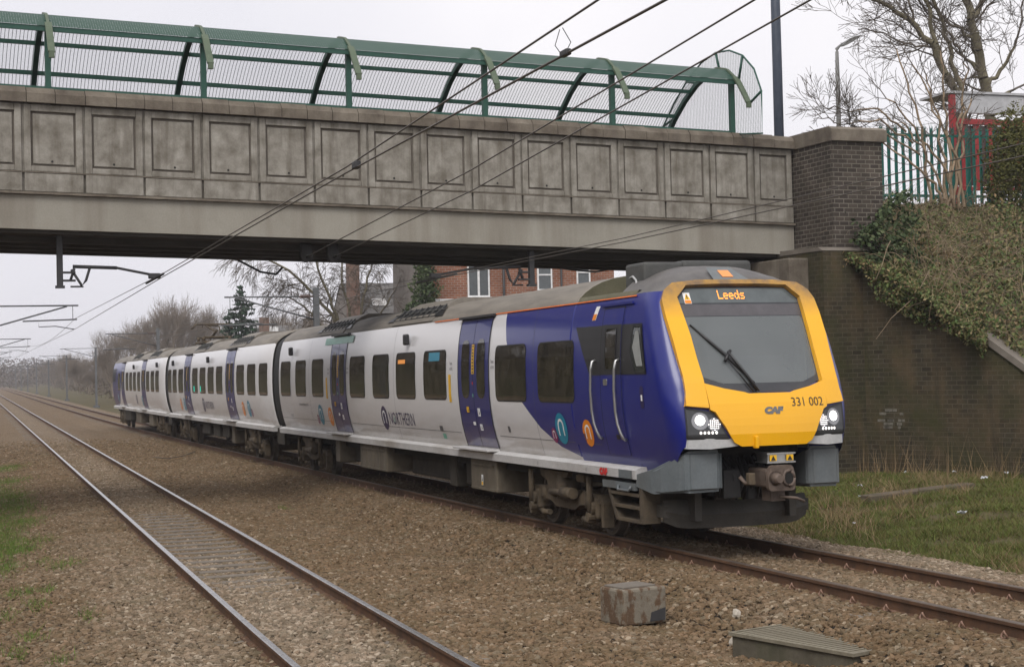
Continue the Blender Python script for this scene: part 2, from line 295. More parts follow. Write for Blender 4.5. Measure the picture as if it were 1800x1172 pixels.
# ------------------------------------------------------------------ mesh helpers
class MB:
    def __init__(s): s.v = []; s.f = []; s.m = []; s.sm = []
    def add(s, vs, fs, mi=0, smooth=False):
        o = len(s.v); s.v += [tuple(p) for p in vs]
        for f in fs: s.f.append([i+o for i in f]); s.m.append(mi); s.sm.append(smooth)
        return s
    def box(s, x0, x1, y0, y1, z0, z1, mi=0, rz=0., c=None, bev=0.):
        if bev:
            b = min(bev, (x1-x0)/2.1, (y1-y0)/2.1, (z1-z0)/2.1)
            bm = bmesh.new(); bmesh.ops.create_cube(bm, size=1)
            for v in bm.verts: v.co = Vector(((x0+x1)/2+v.co.x*(x1-x0), (y0+y1)/2+v.co.y*(y1-y0), (z0+z1)/2+v.co.z*(z1-z0)))
            bmesh.ops.bevel(bm, geom=bm.edges[:], offset=b, segments=2, affect='EDGES', profile=.5)
            vs = [v.co.copy() for v in bm.verts]; fs = [[v.index for v in f.verts] for f in bm.faces]; bm.free()
        else:
            vs = [Vector(p) for p in ((x0, y0, z0), (x1, y0, z0), (x1, y1, z0), (x0, y1, z0), (x0, y0, z1), (x1, y0, z1), (x1, y1, z1), (x0, y1, z1))]
            fs = [(3, 2, 1, 0), (4, 5, 6, 7), (0, 1, 5, 4), (1, 2, 6, 5), (2, 3, 7, 6), (3, 0, 4, 7)]
        if rz:
            cc = Vector(c) if c is not None else Vector(((x0+x1)/2, (y0+y1)/2, 0)); M = Matrix.Rotation(rz, 3, 'Z')
            vs = [M @ (p-cc)+cc for p in vs]
        return s.add(vs, fs, mi)
    def prism(s, poly, a0, a1, axis='x', mi=0):
        # poly is (p,q); axis x -> (y,z); axis y -> (x,z); axis z -> (x,y)
        def P(p, a): return {'x': (a, p[0], p[1]), 'y': (p[0], a, p[1]), 'z': (p[0], p[1], a)}[axis]
        n = len(poly); vs = [P(p, a0) for p in poly]+[P(p, a1) for p in poly]
        return s.add(vs, [list(range(n))[::-1], list(range(n, 2*n))]+[(i, (i+1) % n, n+(i+1) % n, n+i) for i in range(n)], mi)
    def tube(s, pts, r, n=8, mi=0, cap=True, smooth=True):
        pts = [Vector(p) for p in pts]; rs = r if hasattr(r, '__len__') else [r]*len(pts); vs = []
        ref = Vector((0, 0, 1)) if abs((pts[-1]-pts[0]).normalized().z) < .9 else Vector((1, 0, 0))
        for i, p in enumerate(pts):
            d = (pts[min(i+1, len(pts)-1)]-pts[max(i-1, 0)]).normalized(); a = d.cross(ref).normalized(); b = a.cross(d)
            for k in range(n): t = 2*math.pi*k/n; vs.append(p+(a*math.cos(t)+b*math.sin(t))*rs[i])
        L = len(pts); fs = [(i*n+k, i*n+(k+1) % n, (i+1)*n+(k+1) % n, (i+1)*n+k) for i in range(L-1) for k in range(n)]
        s.add(vs, fs, mi, smooth)
        if cap:
            o = len(s.v)-L*n; s.f += [[o+k for k in range(n)], [o+(L-1)*n+k for k in range(n)][::-1]]; s.m += [mi, mi]; s.sm += [False, False]
        return s
    def disc(s, c, r, axis, depth, n=24, mi=0):
        c = Vector(c); a = Vector(axis).normalized(); return s.tube([c-a*depth/2, c+a*depth/2], r, n, mi, True, False)
    def build(s, name, mats, parent=None, warp=None, recalc=True):
        vs = s.v if warp is None else [warp(p) for p in s.v]
        me = bpy.data.meshes.new(name); me.from_pydata(vs, [], s.f)
        for m in (mats if isinstance(mats, (list, tuple)) else [mats]): me.materials.append(m.m if isinstance(m, Mat) else m)
        me.polygons.foreach_set('material_index', s.m); me.polygons.foreach_set('use_smooth', s.sm)
        if recalc:
            bm = bmesh.new(); bm.from_mesh(me); bmesh.ops.recalc_face_normals(bm, faces=bm.faces[:]); bm.to_mesh(me); bm.free()
        boxuv(me); me.update()
        return link(name, me, parent)
def boxuv(me):
    me.update()
    n = len(me.loops)
    if not n: return
    vi = np.empty(n, np.int32); me.loops.foreach_get('vertex_index', vi)
    co = np.empty(len(me.vertices)*3, np.float32); me.vertices.foreach_get('co', co); co = co.reshape(-1, 3)
    nf = len(me.polygons); nr = np.empty(nf*3, np.float32); me.polygons.foreach_get('normal', nr); nr = np.abs(nr.reshape(-1, 3))
    lt = np.empty(nf, np.int32); me.polygons.foreach_get('loop_total', lt)
    ax = np.repeat(nr.argmax(1), lt); p = co[vi]
    uv = np.where((ax == 0)[:, None], p[:, [1, 2]], np.where((ax == 1)[:, None], p[:, [0, 2]], p[:, [0, 1]]))
    l = me.uv_layers.new(name='UVMap'); l.data.foreach_set('uv', uv.astype(np.float32).ravel())
def link(name, me, parent=None):
    o = bpy.data.objects.new(name, me); COL.objects.link(o)
    if parent is not None: o.parent = parent
    return o
def tag(o, label, cat, group=None, kind=None):
    if label: o['label'] = label
    if cat: o['category'] = cat
    if group: o['group'] = group
    if kind: o['kind'] = kind
    return o
def thing(name, loc, rz, label, cat, group=None):
    o = bpy.data.objects.new(name, None); COL.objects.link(o); o.location = loc; o.rotation_euler = (0, 0, rz)
    o.empty_display_size = .3
    return tag(o, label, cat, group)
def rawmesh(name, V, F, mat, parent=None, attrs=None, smooth=False):
    """numpy mesh of equal sized polygons"""
    V = np.asarray(V, np.float32); F = np.asarray(F, np.int32); k = F.shape[1]
    me = bpy.data.meshes.new(name); me.vertices.add(len(V)); me.vertices.foreach_set('co', V.ravel())
    me.loops.add(F.size); me.loops.foreach_set('vertex_index', F.ravel())
    me.polygons.add(len(F)); me.polygons.foreach_set('loop_start', np.arange(0, F.size, k, dtype=np.int32))
    if smooth: me.polygons.foreach_set('use_smooth', np.ones(len(F), bool))
    me.update(calc_edges=True); me.validate()
    me.materials.append(mat.m)
    for n, a in (attrs or {}).items():
        l = me.attributes.new(n, 'FLOAT', 'POINT'); l.data.foreach_set('value', np.asarray(a, np.float32))
    return link(name, me, parent)
def grid(name, X, Y, Z, mat, attrs=None, smooth=True):
    ny, nx = X.shape; V = np.stack([X, Y, Z], -1).reshape(-1, 3)
    i = np.arange(ny*nx).reshape(ny, nx)
    F = np.stack([i[:-1, :-1], i[:-1, 1:], i[1:, 1:], i[1:, :-1]], -1).reshape(-1, 4)
    return rawmesh(name, V, F, mat, None, attrs, smooth)
def segtubes(segs, sides=3):
    S = np.asarray(segs, np.float64); p0, p1, r0, r1 = S[:, :3], S[:, 3:6], S[:, 6], S[:, 7]
    d = p1-p0; d /= np.linalg.norm(d, axis=1, keepdims=True)+1e-9
    ref = np.where(np.abs(d[:, 2:3]) < .9, [[0, 0, 1.]], [[1., 0, 0]]); a = np.cross(d, ref); a /= np.linalg.norm(a, axis=1, keepdims=True)+1e-9; b = np.cross(a, d)
    n = len(S); V = np.empty((n, 2, sides, 3))
    for k in range(sides):
        t = 2*math.pi*k/sides; o = a*math.cos(t)+b*math.sin(t); V[:, 0, k] = p0+o*r0[:, None]; V[:, 1, k] = p1+o*r1[:, None]
    base = np.arange(n)[:, None]*2*sides; F = []
    for k in range(sides):
        q = (k+1) % sides; F.append(np.concatenate([base+k, base+q, base+sides+q, base+sides+k], 1))
    return V.reshape(-1, 3), np.concatenate(F, 0)
def leafquads(P, size, up=.3, aspect=.6):
    n = len(P); d = rng.normal(size=(n, 3)); d /= np.linalg.norm(d, axis=1, keepdims=True)
    e = rng.normal(size=(n, 3)); e = np.cross(d, e); e /= np.linalg.norm(e, axis=1, keepdims=True)
    sz = (size*(.6+.8*rng.random(n)))[:, None]
    V = np.stack([P-d*sz, P+e*sz*aspect, P+d*sz, P-e*sz*aspect], 1).reshape(-1, 3)
    return V, np.arange(n*4).reshape(n, 4), np.repeat(rng.random(n), 4)
def blades(P, hmin, hmax, wd, lean=.35):
    n = len(P); t = rng.random(n)*2*math.pi; d = np.stack([np.cos(t), np.sin(t), 0*t], 1)
    h = (hmin+(hmax-hmin)*rng.random(n)**1.6)[:, None]; q = rng.random(n)*2*math.pi
    l = np.stack([np.cos(q), np.sin(q), 0*q], 1)*h*lean*rng.random((n, 1))*2
    up = np.array([[0, 0, 1.]]); V = np.stack([P-d*wd, P+d*wd, P+l+up*h], 1).reshape(-1, 3)
    return V, np.arange(n*3).reshape(n, 3), np.repeat(rng.random(n), 3)
def interp(x, pts): return float(np.interp(x, [p[0] for p in pts], [p[1] for p in pts]))
def sstep(x, a, b): t = np.clip((x-a)/(b-a), 0, 1); return t*t*(3-2*t)
def fbm(x, y, s=1., seed=0):
    r = np.random.default_rng(seed); z = 0; a = 1.
    for _ in range(6):
        k = r.normal(size=2)*s; z = z+a*np.sin(k[0]*x+k[1]*y+r.random()*6.28); s *= 1.9; a *= .6
    return z/2.2

# ------------------------------------------------------------------ track geometry
NX = 3.53
def tx(y):
    y = np.minimum(y, 160.); return 10.165-.02662*y+1.428e-4*y*y-2.94e-7*y**3
def tzf(y):
    y = np.minimum(y, 112.)-20; return .209-.0048*y+2.2e-5*y*y
def gz(x, y):
    """ground height (top of ballast)"""
    x = np.asarray(x, float); y = np.asarray(y, float); t = tx(y)
    z = np.where(x < NX, -.165-.13*sstep(NX-x, 1.5, 3.2), -.165+tzf(y)*sstep(x, t-2.7, t-1.3))
    z = z-.05*np.exp(-((x-NX)/.66)**4)*np.exp(-((y-28)/8.)**4)
    rt = x-t
    z = z-.12*sstep(rt, 1.5, 2.6)
    far = sstep(y, 50, 110)
    z = z+.34*sstep(rt, 3.0, 9.0)*(1-far)+.9*sstep(rt, 6, 16)*far
    z = z-.10*sstep(rt, -3.4, -2.4)*(1-sstep(rt, -2.4, -1.5))
    z = z-.10*np.exp(-((x-7.72)/.68)**4-((y-14.2)/1.5)**4)+.07*fbm(x*1.9, y*1.9, 1.2, 61)*sstep(rt, 3.2, 5)*(1-far)
    z = z+5.5*sstep(-x, 6, 15)
    return z+.025*fbm(x, y, 1.3, 3)*(1-np.exp(-((x-NX)/1.)**2))*(1-np.exp(-(rt/1.)**2))

# ------------------------------------------------------------------ ground, ballast
xs = np.unique(np.concatenate([np.linspace(-500, -30, 14), np.linspace(-30, -3, 28), np.linspace(-3, 14, 69), np.linspace(14, 40, 40), np.linspace(40, 900, 30)]))
ys = np.unique(np.concatenate([np.linspace(-40, 6, 12), np.linspace(6, 60, 109), np.linspace(60, 200, 60), np.linspace(200, 1500, 40)]))
X, Y = np.meshgrid(xs, ys)
tag(grid('ground', X, Y, gz(X, Y)-.05, MT['soil']), None, None, kind='structure')
ys = np.unique(np.concatenate([np.linspace(5, 60, 221), np.linspace(60, 130, 80), np.linspace(130, 900, 60)])); vs = np.linspace(0, 1, 70)
V_, Y = np.meshgrid(vs, ys); X = -3.2+V_*(tx(Y)+2.75+3.2+.15*fbm(Y, Y*0, 1.1, 8))
Z = gz(X, Y)+.0
t_ = tx(Y); nearin = np.exp(-((X-NX)/.62)**4); dist = np.hypot(X, Y)
left = np.exp(-((X-NX+1.5)/.75)**2)
fresh = .05+.75*nearin*(1-.5*sstep(Y, 22, 30)*(1-sstep(Y, 34, 60)))+.62*left*(1-sstep(Y, 16, 40))+.62*sstep(X-t_, .9, 1.5)+.22*np.exp(-((X-t_)/.6)**4)
fresh = fresh*(1-.5*sstep(Y, 40, 70))
vis = sstep(np.arctan2(X, Y), R(-1.2), R(-.2))*(1-sstep(np.arctan2(X, Y), R(37), R(38)))
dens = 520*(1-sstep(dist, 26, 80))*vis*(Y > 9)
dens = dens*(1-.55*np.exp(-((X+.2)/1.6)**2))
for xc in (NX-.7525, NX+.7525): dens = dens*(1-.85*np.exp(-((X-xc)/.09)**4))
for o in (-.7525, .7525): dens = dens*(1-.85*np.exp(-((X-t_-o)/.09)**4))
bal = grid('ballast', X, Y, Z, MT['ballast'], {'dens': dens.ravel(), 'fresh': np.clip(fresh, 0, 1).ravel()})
tag(bal, 'brown and grey stone ballast under and between the tracks', 'ballast', kind='stuff')
ng = bpy.data.node_groups.new('stones', 'GeometryNodeTree')
ng.interface.new_socket('Geometry', in_out='INPUT', socket_type='NodeSocketGeometry'); ng.interface.new_socket('Geometry', in_out='OUTPUT', socket_type='NodeSocketGeometry')
N = ng.nodes.new; L = ng.links.new
gi, go = N('NodeGroupInput'), N('NodeGroupOutput')
na = N('GeometryNodeInputNamedAttribute'); na.data_type = 'FLOAT'; na.inputs['Name'].default_value = 'dens'
dp = N('GeometryNodeDistributePointsOnFaces'); L(gi.outputs[0], dp.inputs['Mesh']); L(na.outputs['Attribute'], dp.inputs['Density'])
g2i = N('GeometryNodeGeometryToInstance')
for k in range(5):
    ic = N('GeometryNodeMeshIcoSphere'); ic.inputs['Radius'].default_value = 1; ic.inputs['Subdivisions'].default_value = 1 if k < 3 else 2
    rv = N('FunctionNodeRandomValue'); rv.data_type = 'FLOAT_VECTOR'; a = .34 if k < 3 else .2
    rv.inputs[0].default_value = (-a,)*3; rv.inputs[1].default_value = (a,)*3; rv.inputs['Seed'].default_value = 11+k
    sp = N('GeometryNodeSetPosition'); L(ic.outputs['Mesh'], sp.inputs['Geometry']); L(rv.outputs[0], sp.inputs['Offset'])
    L(sp.outputs[0], g2i.inputs[0])
sm = N('GeometryNodeSetMaterial'); sm.inputs['Material'].default_value = MT['stone'].m
iop = N('GeometryNodeInstanceOnPoints'); iop.inputs['Pick Instance'].default_value = True
L(dp.outputs['Points'], iop.inputs['Points']); L(g2i.outputs[0], iop.inputs['Instance'])
rr = N('FunctionNodeRandomValue'); rr.data_type = 'FLOAT_VECTOR'; rr.inputs[0].default_value = (-.5, -.5, 0); rr.inputs[1].default_value = (.5, .5, 6.28); L(rr.outputs[0], iop.inputs['Rotation'])
rs = N('FunctionNodeRandomValue'); rs.data_type = 'FLOAT_VECTOR'; rs.inputs[0].default_value = (.022, .018, .014); rs.inputs[1].default_value = (.064, .048, .038); rs.inputs['Seed'].default_value = 5; L(rs.outputs[0], iop.inputs['Scale'])
L(iop.outputs[0], sm.inputs[0])
jn = N('GeometryNodeJoinGeometry'); L(gi.outputs[0], jn.inputs[0]); L(sm.outputs[0], jn.inputs[0]); L(jn.outputs[0], go.inputs[0])
md = bal.modifiers.new('stones', 'NODES'); md.node_group = ng

# ------------------------------------------------------------------ railway tracks
RP = [(-.07, -.170), (.07, -.170), (.07, -.158), (.012, -.142), (.010, -.052), (.035, -.040), (.036, -.008), (.028, 0), (-.028, 0), (-.036, -.008), (-.035, -.040), (-.010, -.052), (-.012, -.142), (-.07, -.158)]
def rail(root, off, cx, z0, ys, top):
    mb = MB(); n = len(RP); vs = []
    for y in ys:
        c = cx(y); sl = (cx(y+.5)-cx(y-.5)); h = math.hypot(1, sl); nx_, ny_ = 1/h, -sl/h
        for (a, z) in RP: vs.append((c+nx_*(off+a), y+ny_*(off+a), z0(y)+z))
    k = len(ys); mb.add(vs, [])
    for i in range(k-1):
        for j in range(n):
            mb.f.append([i*n+j, i*n+(j+1) % n, (i+1)*n+(j+1) % n, (i+1)*n+j]); mb.m.append(1 if j in (6, 7, 8) else 0); mb.sm.append(False)
    mb.f.append(list(range(n))[::-1]); mb.m.append(0); mb.sm.append(False)
    return mb.build('rail', [MT['railside'], top], root)
def track(name, cx, z0, y0, y1, top, label, ns, clips):
    t = thing(name, (0, 0, 0), 0, label, 'railway track')
    ys = list(np.concatenate([np.arange(y0, 40, 1.), np.arange(40, 140, 4.), np.arange(140, y1, 40.)]))
    for o in (-.7525, .7525): rail(t, o, cx, z0, ys, top)
    base = None; rest = MB()
    for i in range(int((170-y0)/.65)):
        y = y0+.3+i*.65; jit = random.uniform(-.03, .03); x = cx(y)
        hs = [(-1.27, -.215), (1.27, -.215), (1.25, -.163), (.55, -.163), (.45, -.175), (-.45, -.175), (-.55, -.163), (-1.25, -.163)]
        if i < ns:
            if base is None:
                mb = MB(); mb.prism(hs, -.125, .125, 'y'); base = mb.build('sleeper', MT['sleeper'], t); o = base
            else: o = base.copy(); COL.objects.link(o); o.parent = t
            o.location = (x, y+jit, z0(y)); o.rotation_euler = (0, 0, -math.atan(cx(y+.5)-cx(y-.5)))
        else: rest.prism([(p+x, q+z0(y)) for p, q in hs], y-.12, y+.12, 'y')
    o = rest.build('sleeper', MT['sleeper'], t); o['kind'] = 'stuff'
    if clips:
        base = None
        for i in range(clips):
            y = y0+.3+i*.65; x = cx(y)
            for o in (-.7525, .7525):
                if base is None:
                    mb = MB(); c = []
                    for k in range(15):
                        a = R(-60+k*300/14); c.append((-.105+.012*math.sin(a*2), .036*math.cos(a), -.118+.036*math.sin(a)))
                    c = [(-.03, .02, -.15)]+c+[(-.04, -.03, -.15), (-.03, -.07, -.152)]
                    mb.tube(c, .011, 6); base = mb.build('rail_clip', MT['clip'], t); q = base
                else: q = base.copy(); COL.objects.link(q); q.parent = t
                q.location = (x+o, y+.0, z0(y))
    return t
track('railway_track', lambda y: NX+.004*max(0, 17-y)**1.35*.9, lambda y: 0., 8.5, 900, MT['railtop'], 'empty railway track with shiny rail heads in the left foreground', 100, 0)
track('railway_track', lambda y: float(tx(y)), lambda y: float(tzf(y)), 8.5, 900, MT['railtop2'], 'rusty sided railway track under the passenger train', 60, 50)

# ------------------------------------------------------------------ bridge (local: x = t to the right, y = n away from the viewer, z)
BO = Vector((17.9, 33.3, 0)); BZ = R(3)          # bridge line azimuth 87 degrees
SL = -.025
def wb(p): return (p[0], p[1], p[2]+SL*p[0])
def wbb(p): return (p[0], p[1], p[2]+SL*p[0]-(.055*math.sin(math.pi*min(1, max(0, -p[0]/18.))) if p[2] < 5.5 else 0))
T0 = -27.
bridge = thing('road_bridge', BO, BZ, 'panelled grey concrete bridge spanning both tracks', 'bridge')
mb = MB().box(T0, .27, 0, 4.5, 5.17, 5.84)
mb.build('beam', MT['beam'], bridge, wbb)
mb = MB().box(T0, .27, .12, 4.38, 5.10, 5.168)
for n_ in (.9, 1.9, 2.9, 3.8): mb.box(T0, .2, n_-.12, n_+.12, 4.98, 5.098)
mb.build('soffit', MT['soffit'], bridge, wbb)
js = [-.76-1.156*i for i in range(23)]; js = [.27]+js
mb = MB().box(T0, .27, .045, .40, 5.842, 7.62); mb.box(T0, .27, 4.1, 4.4, 5.842, 7.62)
mb.build('parapet', MT['panel_dark'], bridge, wb)
mbp = MB(); mbr = MB(); mbl = MB(); mbh = MB()
for a, b in zip(js[:-1], js[1:]):
    x0, x1 = b+.022, a-.022
    fx0, fx1, fz0, fz1 = x0+.13, x1-.13, 6.40, 7.465
    # frame of the bay (four butting strips) and its raised panel
    mbr.box(x0, fx0, -.02, .042, 6.29, 7.60, bev=.012); mbr.box(fx1, x1, -.02, .042, 6.29, 7.60, bev=.012)
    mbr.box(fx0+.001, fx1-.001, -.019, .042, 7.465, 7.598, bev=.012); mbr.box(fx0+.001, fx1-.001, -.019, .042, 6.292, 6.40, bev=.012)
    mbp.box(fx0+.04, fx1-.04, .012, .042, fz0+.045, fz1-.045, bev=.01)
    mbh.disc(((x0+x1)/2+random.uniform(-.05, .05), .012, fz0+.10), .022, (0, 1, 0), .012, 10); mbr.box(b-.019, b+.019, .02, .0425, 5.9, 7.6)
    mbl.box(x0, x1, -.045+random.uniform(-.006, .006), .042, 5.90, 6.262, bev=.012)
mbr.build('panel_frame', MT['panel'], bridge, wb); mbp.build('panel', MT['panel'], bridge, wb); mbl.build('plinth', MT['panel'], bridge, wb); mbh.build('weep_hole', MT['dark'], bridge, wb)
mb = MB().box(T0, .27, -.085, .09, 5.845, 5.89); mb.box(T0, .27, -.05, .09, 6.266, 6.286)
mb.build('string_course', MT['coping'], bridge, wb)
mb = MB(); x = .29
while x > T0:
    l = random.uniform(.52, .60); d = random.uniform(-.012, .012); h = random.uniform(-.012, .012)
    mb.prism([(-.13+d, 7.62), (.48, 7.62), (.48, 7.88+h), (.40, 7.92+h), (-.02+d, 7.92+h), (-.13+d, 7.80+h)], x-l+.012, x, 'x'); x -= l
mb.box(T0, .27, 4.05, 4.55, 7.62, 7.92)
mb.build('coping', MT['coping'], bridge, wb)
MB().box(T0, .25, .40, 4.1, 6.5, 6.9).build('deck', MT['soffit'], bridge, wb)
MB().box(T0, -24., .3, 4.3, -1, 5.2).build('abutment', MT['bluebrick'], bridge, wb)

# curved mesh screen standing on the bridge
BR = Matrix.Translation(BO) @ Matrix.Rotation(BZ, 4, 'Z')
cage = thing('safety_screen', BO, BZ, 'curved green mesh safety screen along the top of the bridge', 'safety screen')
CT = 7.92
arc = [(-.55, .60), (-.30, .92), (-.05, 1.22), (.40, 1.53), (.85, 1.64), (1.35, 1.63), (1.9, 1.48), (2.5, 1.20), (3.05, .85), (3.55, .45), (4.0, .02)]
def arcz(n): return interp(n, arc)
pt = [-1.18-3.05*i for i in range(9)]
roofarc = [p for p in arc if p[0] <= .9][::1]
def sheet(pts, x0, x1, step):
    """a pleated sheet following an arc"""
    mb = MB(); k = len(pts); n = max(2, int((x1-x0)/step)+1); vs = []
    for i in range(n):
        for p in pts: vs.append((x0+(x1-x0)*i/(n-1), p[0], CT+p[1]))
    return mb.add(vs, [(i*k+j, i*k+j+1, (i+1)*k+j+1, (i+1)*k+j) for i in range(n-1) for j in range(k-1)], 0, True)
def arcuv(o):
    me = o.data; l = me.uv_layers.active.data; s = [0]
    ks = [p for p in arc]; acc = {}
    d = 0
    for i, p in enumerate(ks):
        if i: d += math.hypot(p[0]-ks[i-1][0], p[1]-ks[i-1][1])
        acc[round(p[0], 2)] = d
    keys = sorted(acc)
    for lp in me.loops:
        v = me.vertices[lp.vertex_index].co
        l[lp.index].uv = (v.x, float(np.interp(v.y, keys, [acc[q] for q in keys])))
o = sheet([p for p in arc if p[0] >= .85], T0, pt[0]+.05, 3).build('mesh_panel', MT['mesh'], cage, wb, recalc=False); arcuv(o)
m = Mat('dense_mesh'); uv = m.co('UV'); sx = m.n('ShaderNodeSeparateXYZ', {0: uv})
MT['mesh_dense'] = m.set(color=m.mix(m.noise(m.co('Object', (1, 2, 2)), 1.2, 6), (.008, .045, .027), (.022, .07, .046)), rough=.55,
    alpha=m.math('MAXIMUM', strands(sx.outputs['X'], .05, .86), strands(sx.outputs['Y'], .03, .72)))
o = sheet([p for p in arc if -.06 <= p[0] <= 1.4], T0, pt[0]+.05, 3).build('canopy', MT['mesh_dense'], cage, wb, recalc=False); arcuv(o)
proto = None
def strip(pts, x, wd, th, mb, mi=0):
    """rib of rectangular section following (n, z) points"""
    k = len(pts); vs = []
    for i, p in enumerate(pts):
        a = pts[max(i-1, 0)]; b = pts[min(i+1, k-1)]; d = math.hypot(b[0]-a[0], b[1]-a[1]); nx_, nz_ = -(b[1]-a[1])/d, (b[0]-a[0])/d
        for (dx, dn) in ((-wd/2, 0), (wd/2, 0), (wd/2, th), (-wd/2, th)): vs.append((x+dx, p[0]+nx_*dn, p[1]+nz_*dn))
    fs = [(i*4+j, i*4+(j+1) % 4, (i+1)*4+(j+1) % 4, (i+1)*4+j) for i in range(k-1) for j in range(4)]+[(0, 1, 2, 3), (4*k-1, 4*k-2, 4*k-3, 4*k-4)]
    mb.add(vs, fs, mi)
fine = []
for i in range(41):
    n_ = arc[0][0]+(4.0-arc[0][0])*i/40; fine.append((n_, arcz(n_)))
for i, x in enumerate(pt):
    zc = CT+SL*x
    mb = MB().box(-.055, .055, .14, .25, 0, arcz(.2)-.02); mb.box(-.09, .09, .10, .29, 0, .025)
    p = mb.build('post', MT['green_paint'], cage); p.location = (x, 0, zc)
    mb = MB(); strip([q for q in fine if q[0] <= 0.06], 0, .13, .05, mb); strip([q for q in fine if -.02 <= q[0] <= 1.0], 0, .06, .04, mb); mb.box(-.05, .05, -.62, -.54, .50, .62)
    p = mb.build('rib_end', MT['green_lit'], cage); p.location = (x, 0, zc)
    mb = MB(); strip([q for q in fine if q[0] >= .85], 0, .11, -.10, mb); mb.box(-.12, .12, 3.9, 4.15, 0, .03)
    p = mb.build('rib', MT['green_paint'], cage); p.location = (x, 0, zc)
for n_, zc_, h_ in ((-.03, 1.17, .10), (2.12, 1.31, .085), (3.0, .85, .09), (3.93, .08, .07)):
    MB().box(T0, pt[0], n_, n_+.05, CT+zc_-h_/2, CT+zc_+h_/2).build('rail', MT['green_paint'], cage, wb)
MB().box(T0, pt[0], .16, .22, CT+.01, CT+.07).build('rail', MT['green_paint'], cage, wb)
outer = [(-1.05, -.15), (-1.05, .80), (-.75, 1.35), (-.25, 1.75), (.35, 1.98), (1.0, 2.05), (1.7, 1.95), (2.5, 1.62), (3.2, 1.18), (3.8, .72), (4.25, .32), (4.35, -.1)]
inner = [(.15, 0), (-.5, .6), (-.3, .98), (-.05, 1.22), (.4, 1.53), (.85, 1.64), (1.35, 1.63), (1.9, 1.48), (2.5, 1.2), (3.05, .85), (3.55, .45), (4.0, .02)]
mb = MB(); k = len(outer)
mb.add([(0, p[0], p[1]) for p in outer], [tuple(range(k))])
e = mb.build('end_fan', MT['mesh'], cage, recalc=False); e.location = (pt[0]+.06, 0, CT-SL*-pt[0]*1)
mb = MB(); mb.tube([(0, p[0], p[1]) for p in outer], .022, 6)
for i in (1, 3, 5, 7, 9): mb.tube([(0,)+outer[i], (0,)+inner[i]], .03, 6)
mb.tube([(0,)+outer[0], (0,)+inner[0]], .02, 6)
f = mb.build('frame', MT['green_paint'], e)

# brick pier at the end of the bridge and the splayed wing wall
pier = thing('brick_pier', BO, BZ, 'dark brick pier with a stone cap at the right end of the bridge', 'pier')
MB().box(.31, 1.64, -1.6, 5.2, 5.22, 7.60).build('shaft', MT['bluebrick'], pier)
mb = MB().prism([(-1.69, 7.60), (5.3, 7.60), (5.3, 7.88), (4.9, 7.93), (-1.55, 7.93), (-1.69, 7.86)], .27, 1.73, 'x'); mb.build('cap', MT['coping'], pier)
mb = MB().box(-.10, .98, -1.78, 4.6, -.4, 5.12); mb.build('base', MT['wallbrick'], pier)
MB().prism([(-1.80, 5.123), (4.6, 5.123), (4.6, 5.30), (-1.602, 5.215)], -.12, 1.66, 'x').build('ledge', MT['panel_dark'], pier)
mb = MB().box(-.62, -.104, -1.2, 4.6, 4.0, 5.0, bev=.03); mb.build('bearing_shelf', MT['coping'], pier)
MB().box(-.55, -.103, -1.1, 4.6, -.4, 3.99).build('abutment', MT['wallbrick'], pier)
A = Vector((18.75, 31.9, 0)); ang = math.atan2(-.899, .438)
top = [(-.2, 4.98), (.09, 4.96), (.72, 4.66), (1.41, 4.31), (2.12, 3.84), (2.84, 3.33), (4.19, 2.38), (6.0, 1.1), (7.2, .25)]
wall = thing('wing_wall', A, ang, 'mossy brown brick wall sloping down beside the line', 'retaining wall')
mb = MB().prism([(-.2, -.6), (7.2, -.6)]+top[::-1], 0, .45, 'y'); mb.build('brickwork', MT['wallbrick'], wall)
mb = MB()
for (a, b) in list(zip(top[1:-1], top[2:]))[4:]:
    mb.add([(a[0], -.06, a[1]+.004), (b[0], -.06, b[1]+.004), (b[0], .5, b[1]+.004), (a[0], .5, a[1]+.004), (a[0], -.06, a[1]+.16), (b[0], -.06, b[1]+.16), (b[0], .5, b[1]+.16), (a[0], .5, a[1]+.16)],
           [(3, 2, 1, 0), (4, 5, 6, 7), (0, 1, 5, 4), (2, 3, 7, 6), (0, 4, 7, 3), (1, 2, 6, 5)])
mb.build('coping', MT['panel_dark'], wall)
# white efflorescence is left as a patch of pale bricks
mb = MB()
random.seed(4)
for i in range(17):
    u_0 = .95+random.uniform(-.3, .35); zz = 1.15+.075*random.randint(0, 5)
    mb.box(u_0, u_0+random.uniform(.06, .19), -.004, .001, zz+.006, zz+.062)
mb.build('limewashed_patch', plain('lime_stain', (.14, .13, .105), .9, var=.35, scale=12), wall)

# embankment above the wing wall, ruled from the wall top to the fence line
du = Vector((math.cos(ang), math.sin(ang), 0))
def bank(u, v):
    p0 = A+du*u; z0 = interp(u, top)+.12; az = math.atan2(p0.x, p0.y)
    y1 = 38.4; x1 = y1*math.tan(az)
    if u > 6: x1 += (u-6)*2
    e = max(0., v)**.85
    z = z0+(6.95-z0)*min(1, e)
    nrm = Vector((.899, .438, 0))*.25
    x = p0.x+(x1-p0.x)*v; y = p0.y+(y1-p0.y)*v
    return x+nrm.x, y+nrm.y, z+.10*float(fbm(np.array(x), np.array(y), 1.6, 21))*min(1, v*5)
us = np.linspace(-.35, 12, 60); vv = np.concatenate([np.linspace(0, 1.02, 36), [1.2, 1.8, 3.]])
P = np.array([[bank(min(u, 7.2)+0*u if u <= 7.2 else 7.2+(u-7.2), v) for u in us] for v in vv])
tag(grid('embankment', P[..., 0], P[..., 1], P[..., 2], MT['bank']), None, None, kind='structure')
MB().box(1.7, 8, 4.5, 6.5, -1, 6.9).build('road_verge', MT['bank']).matrix_world = BR
bpy.data.objects['road_verge']['kind'] = 'structure'
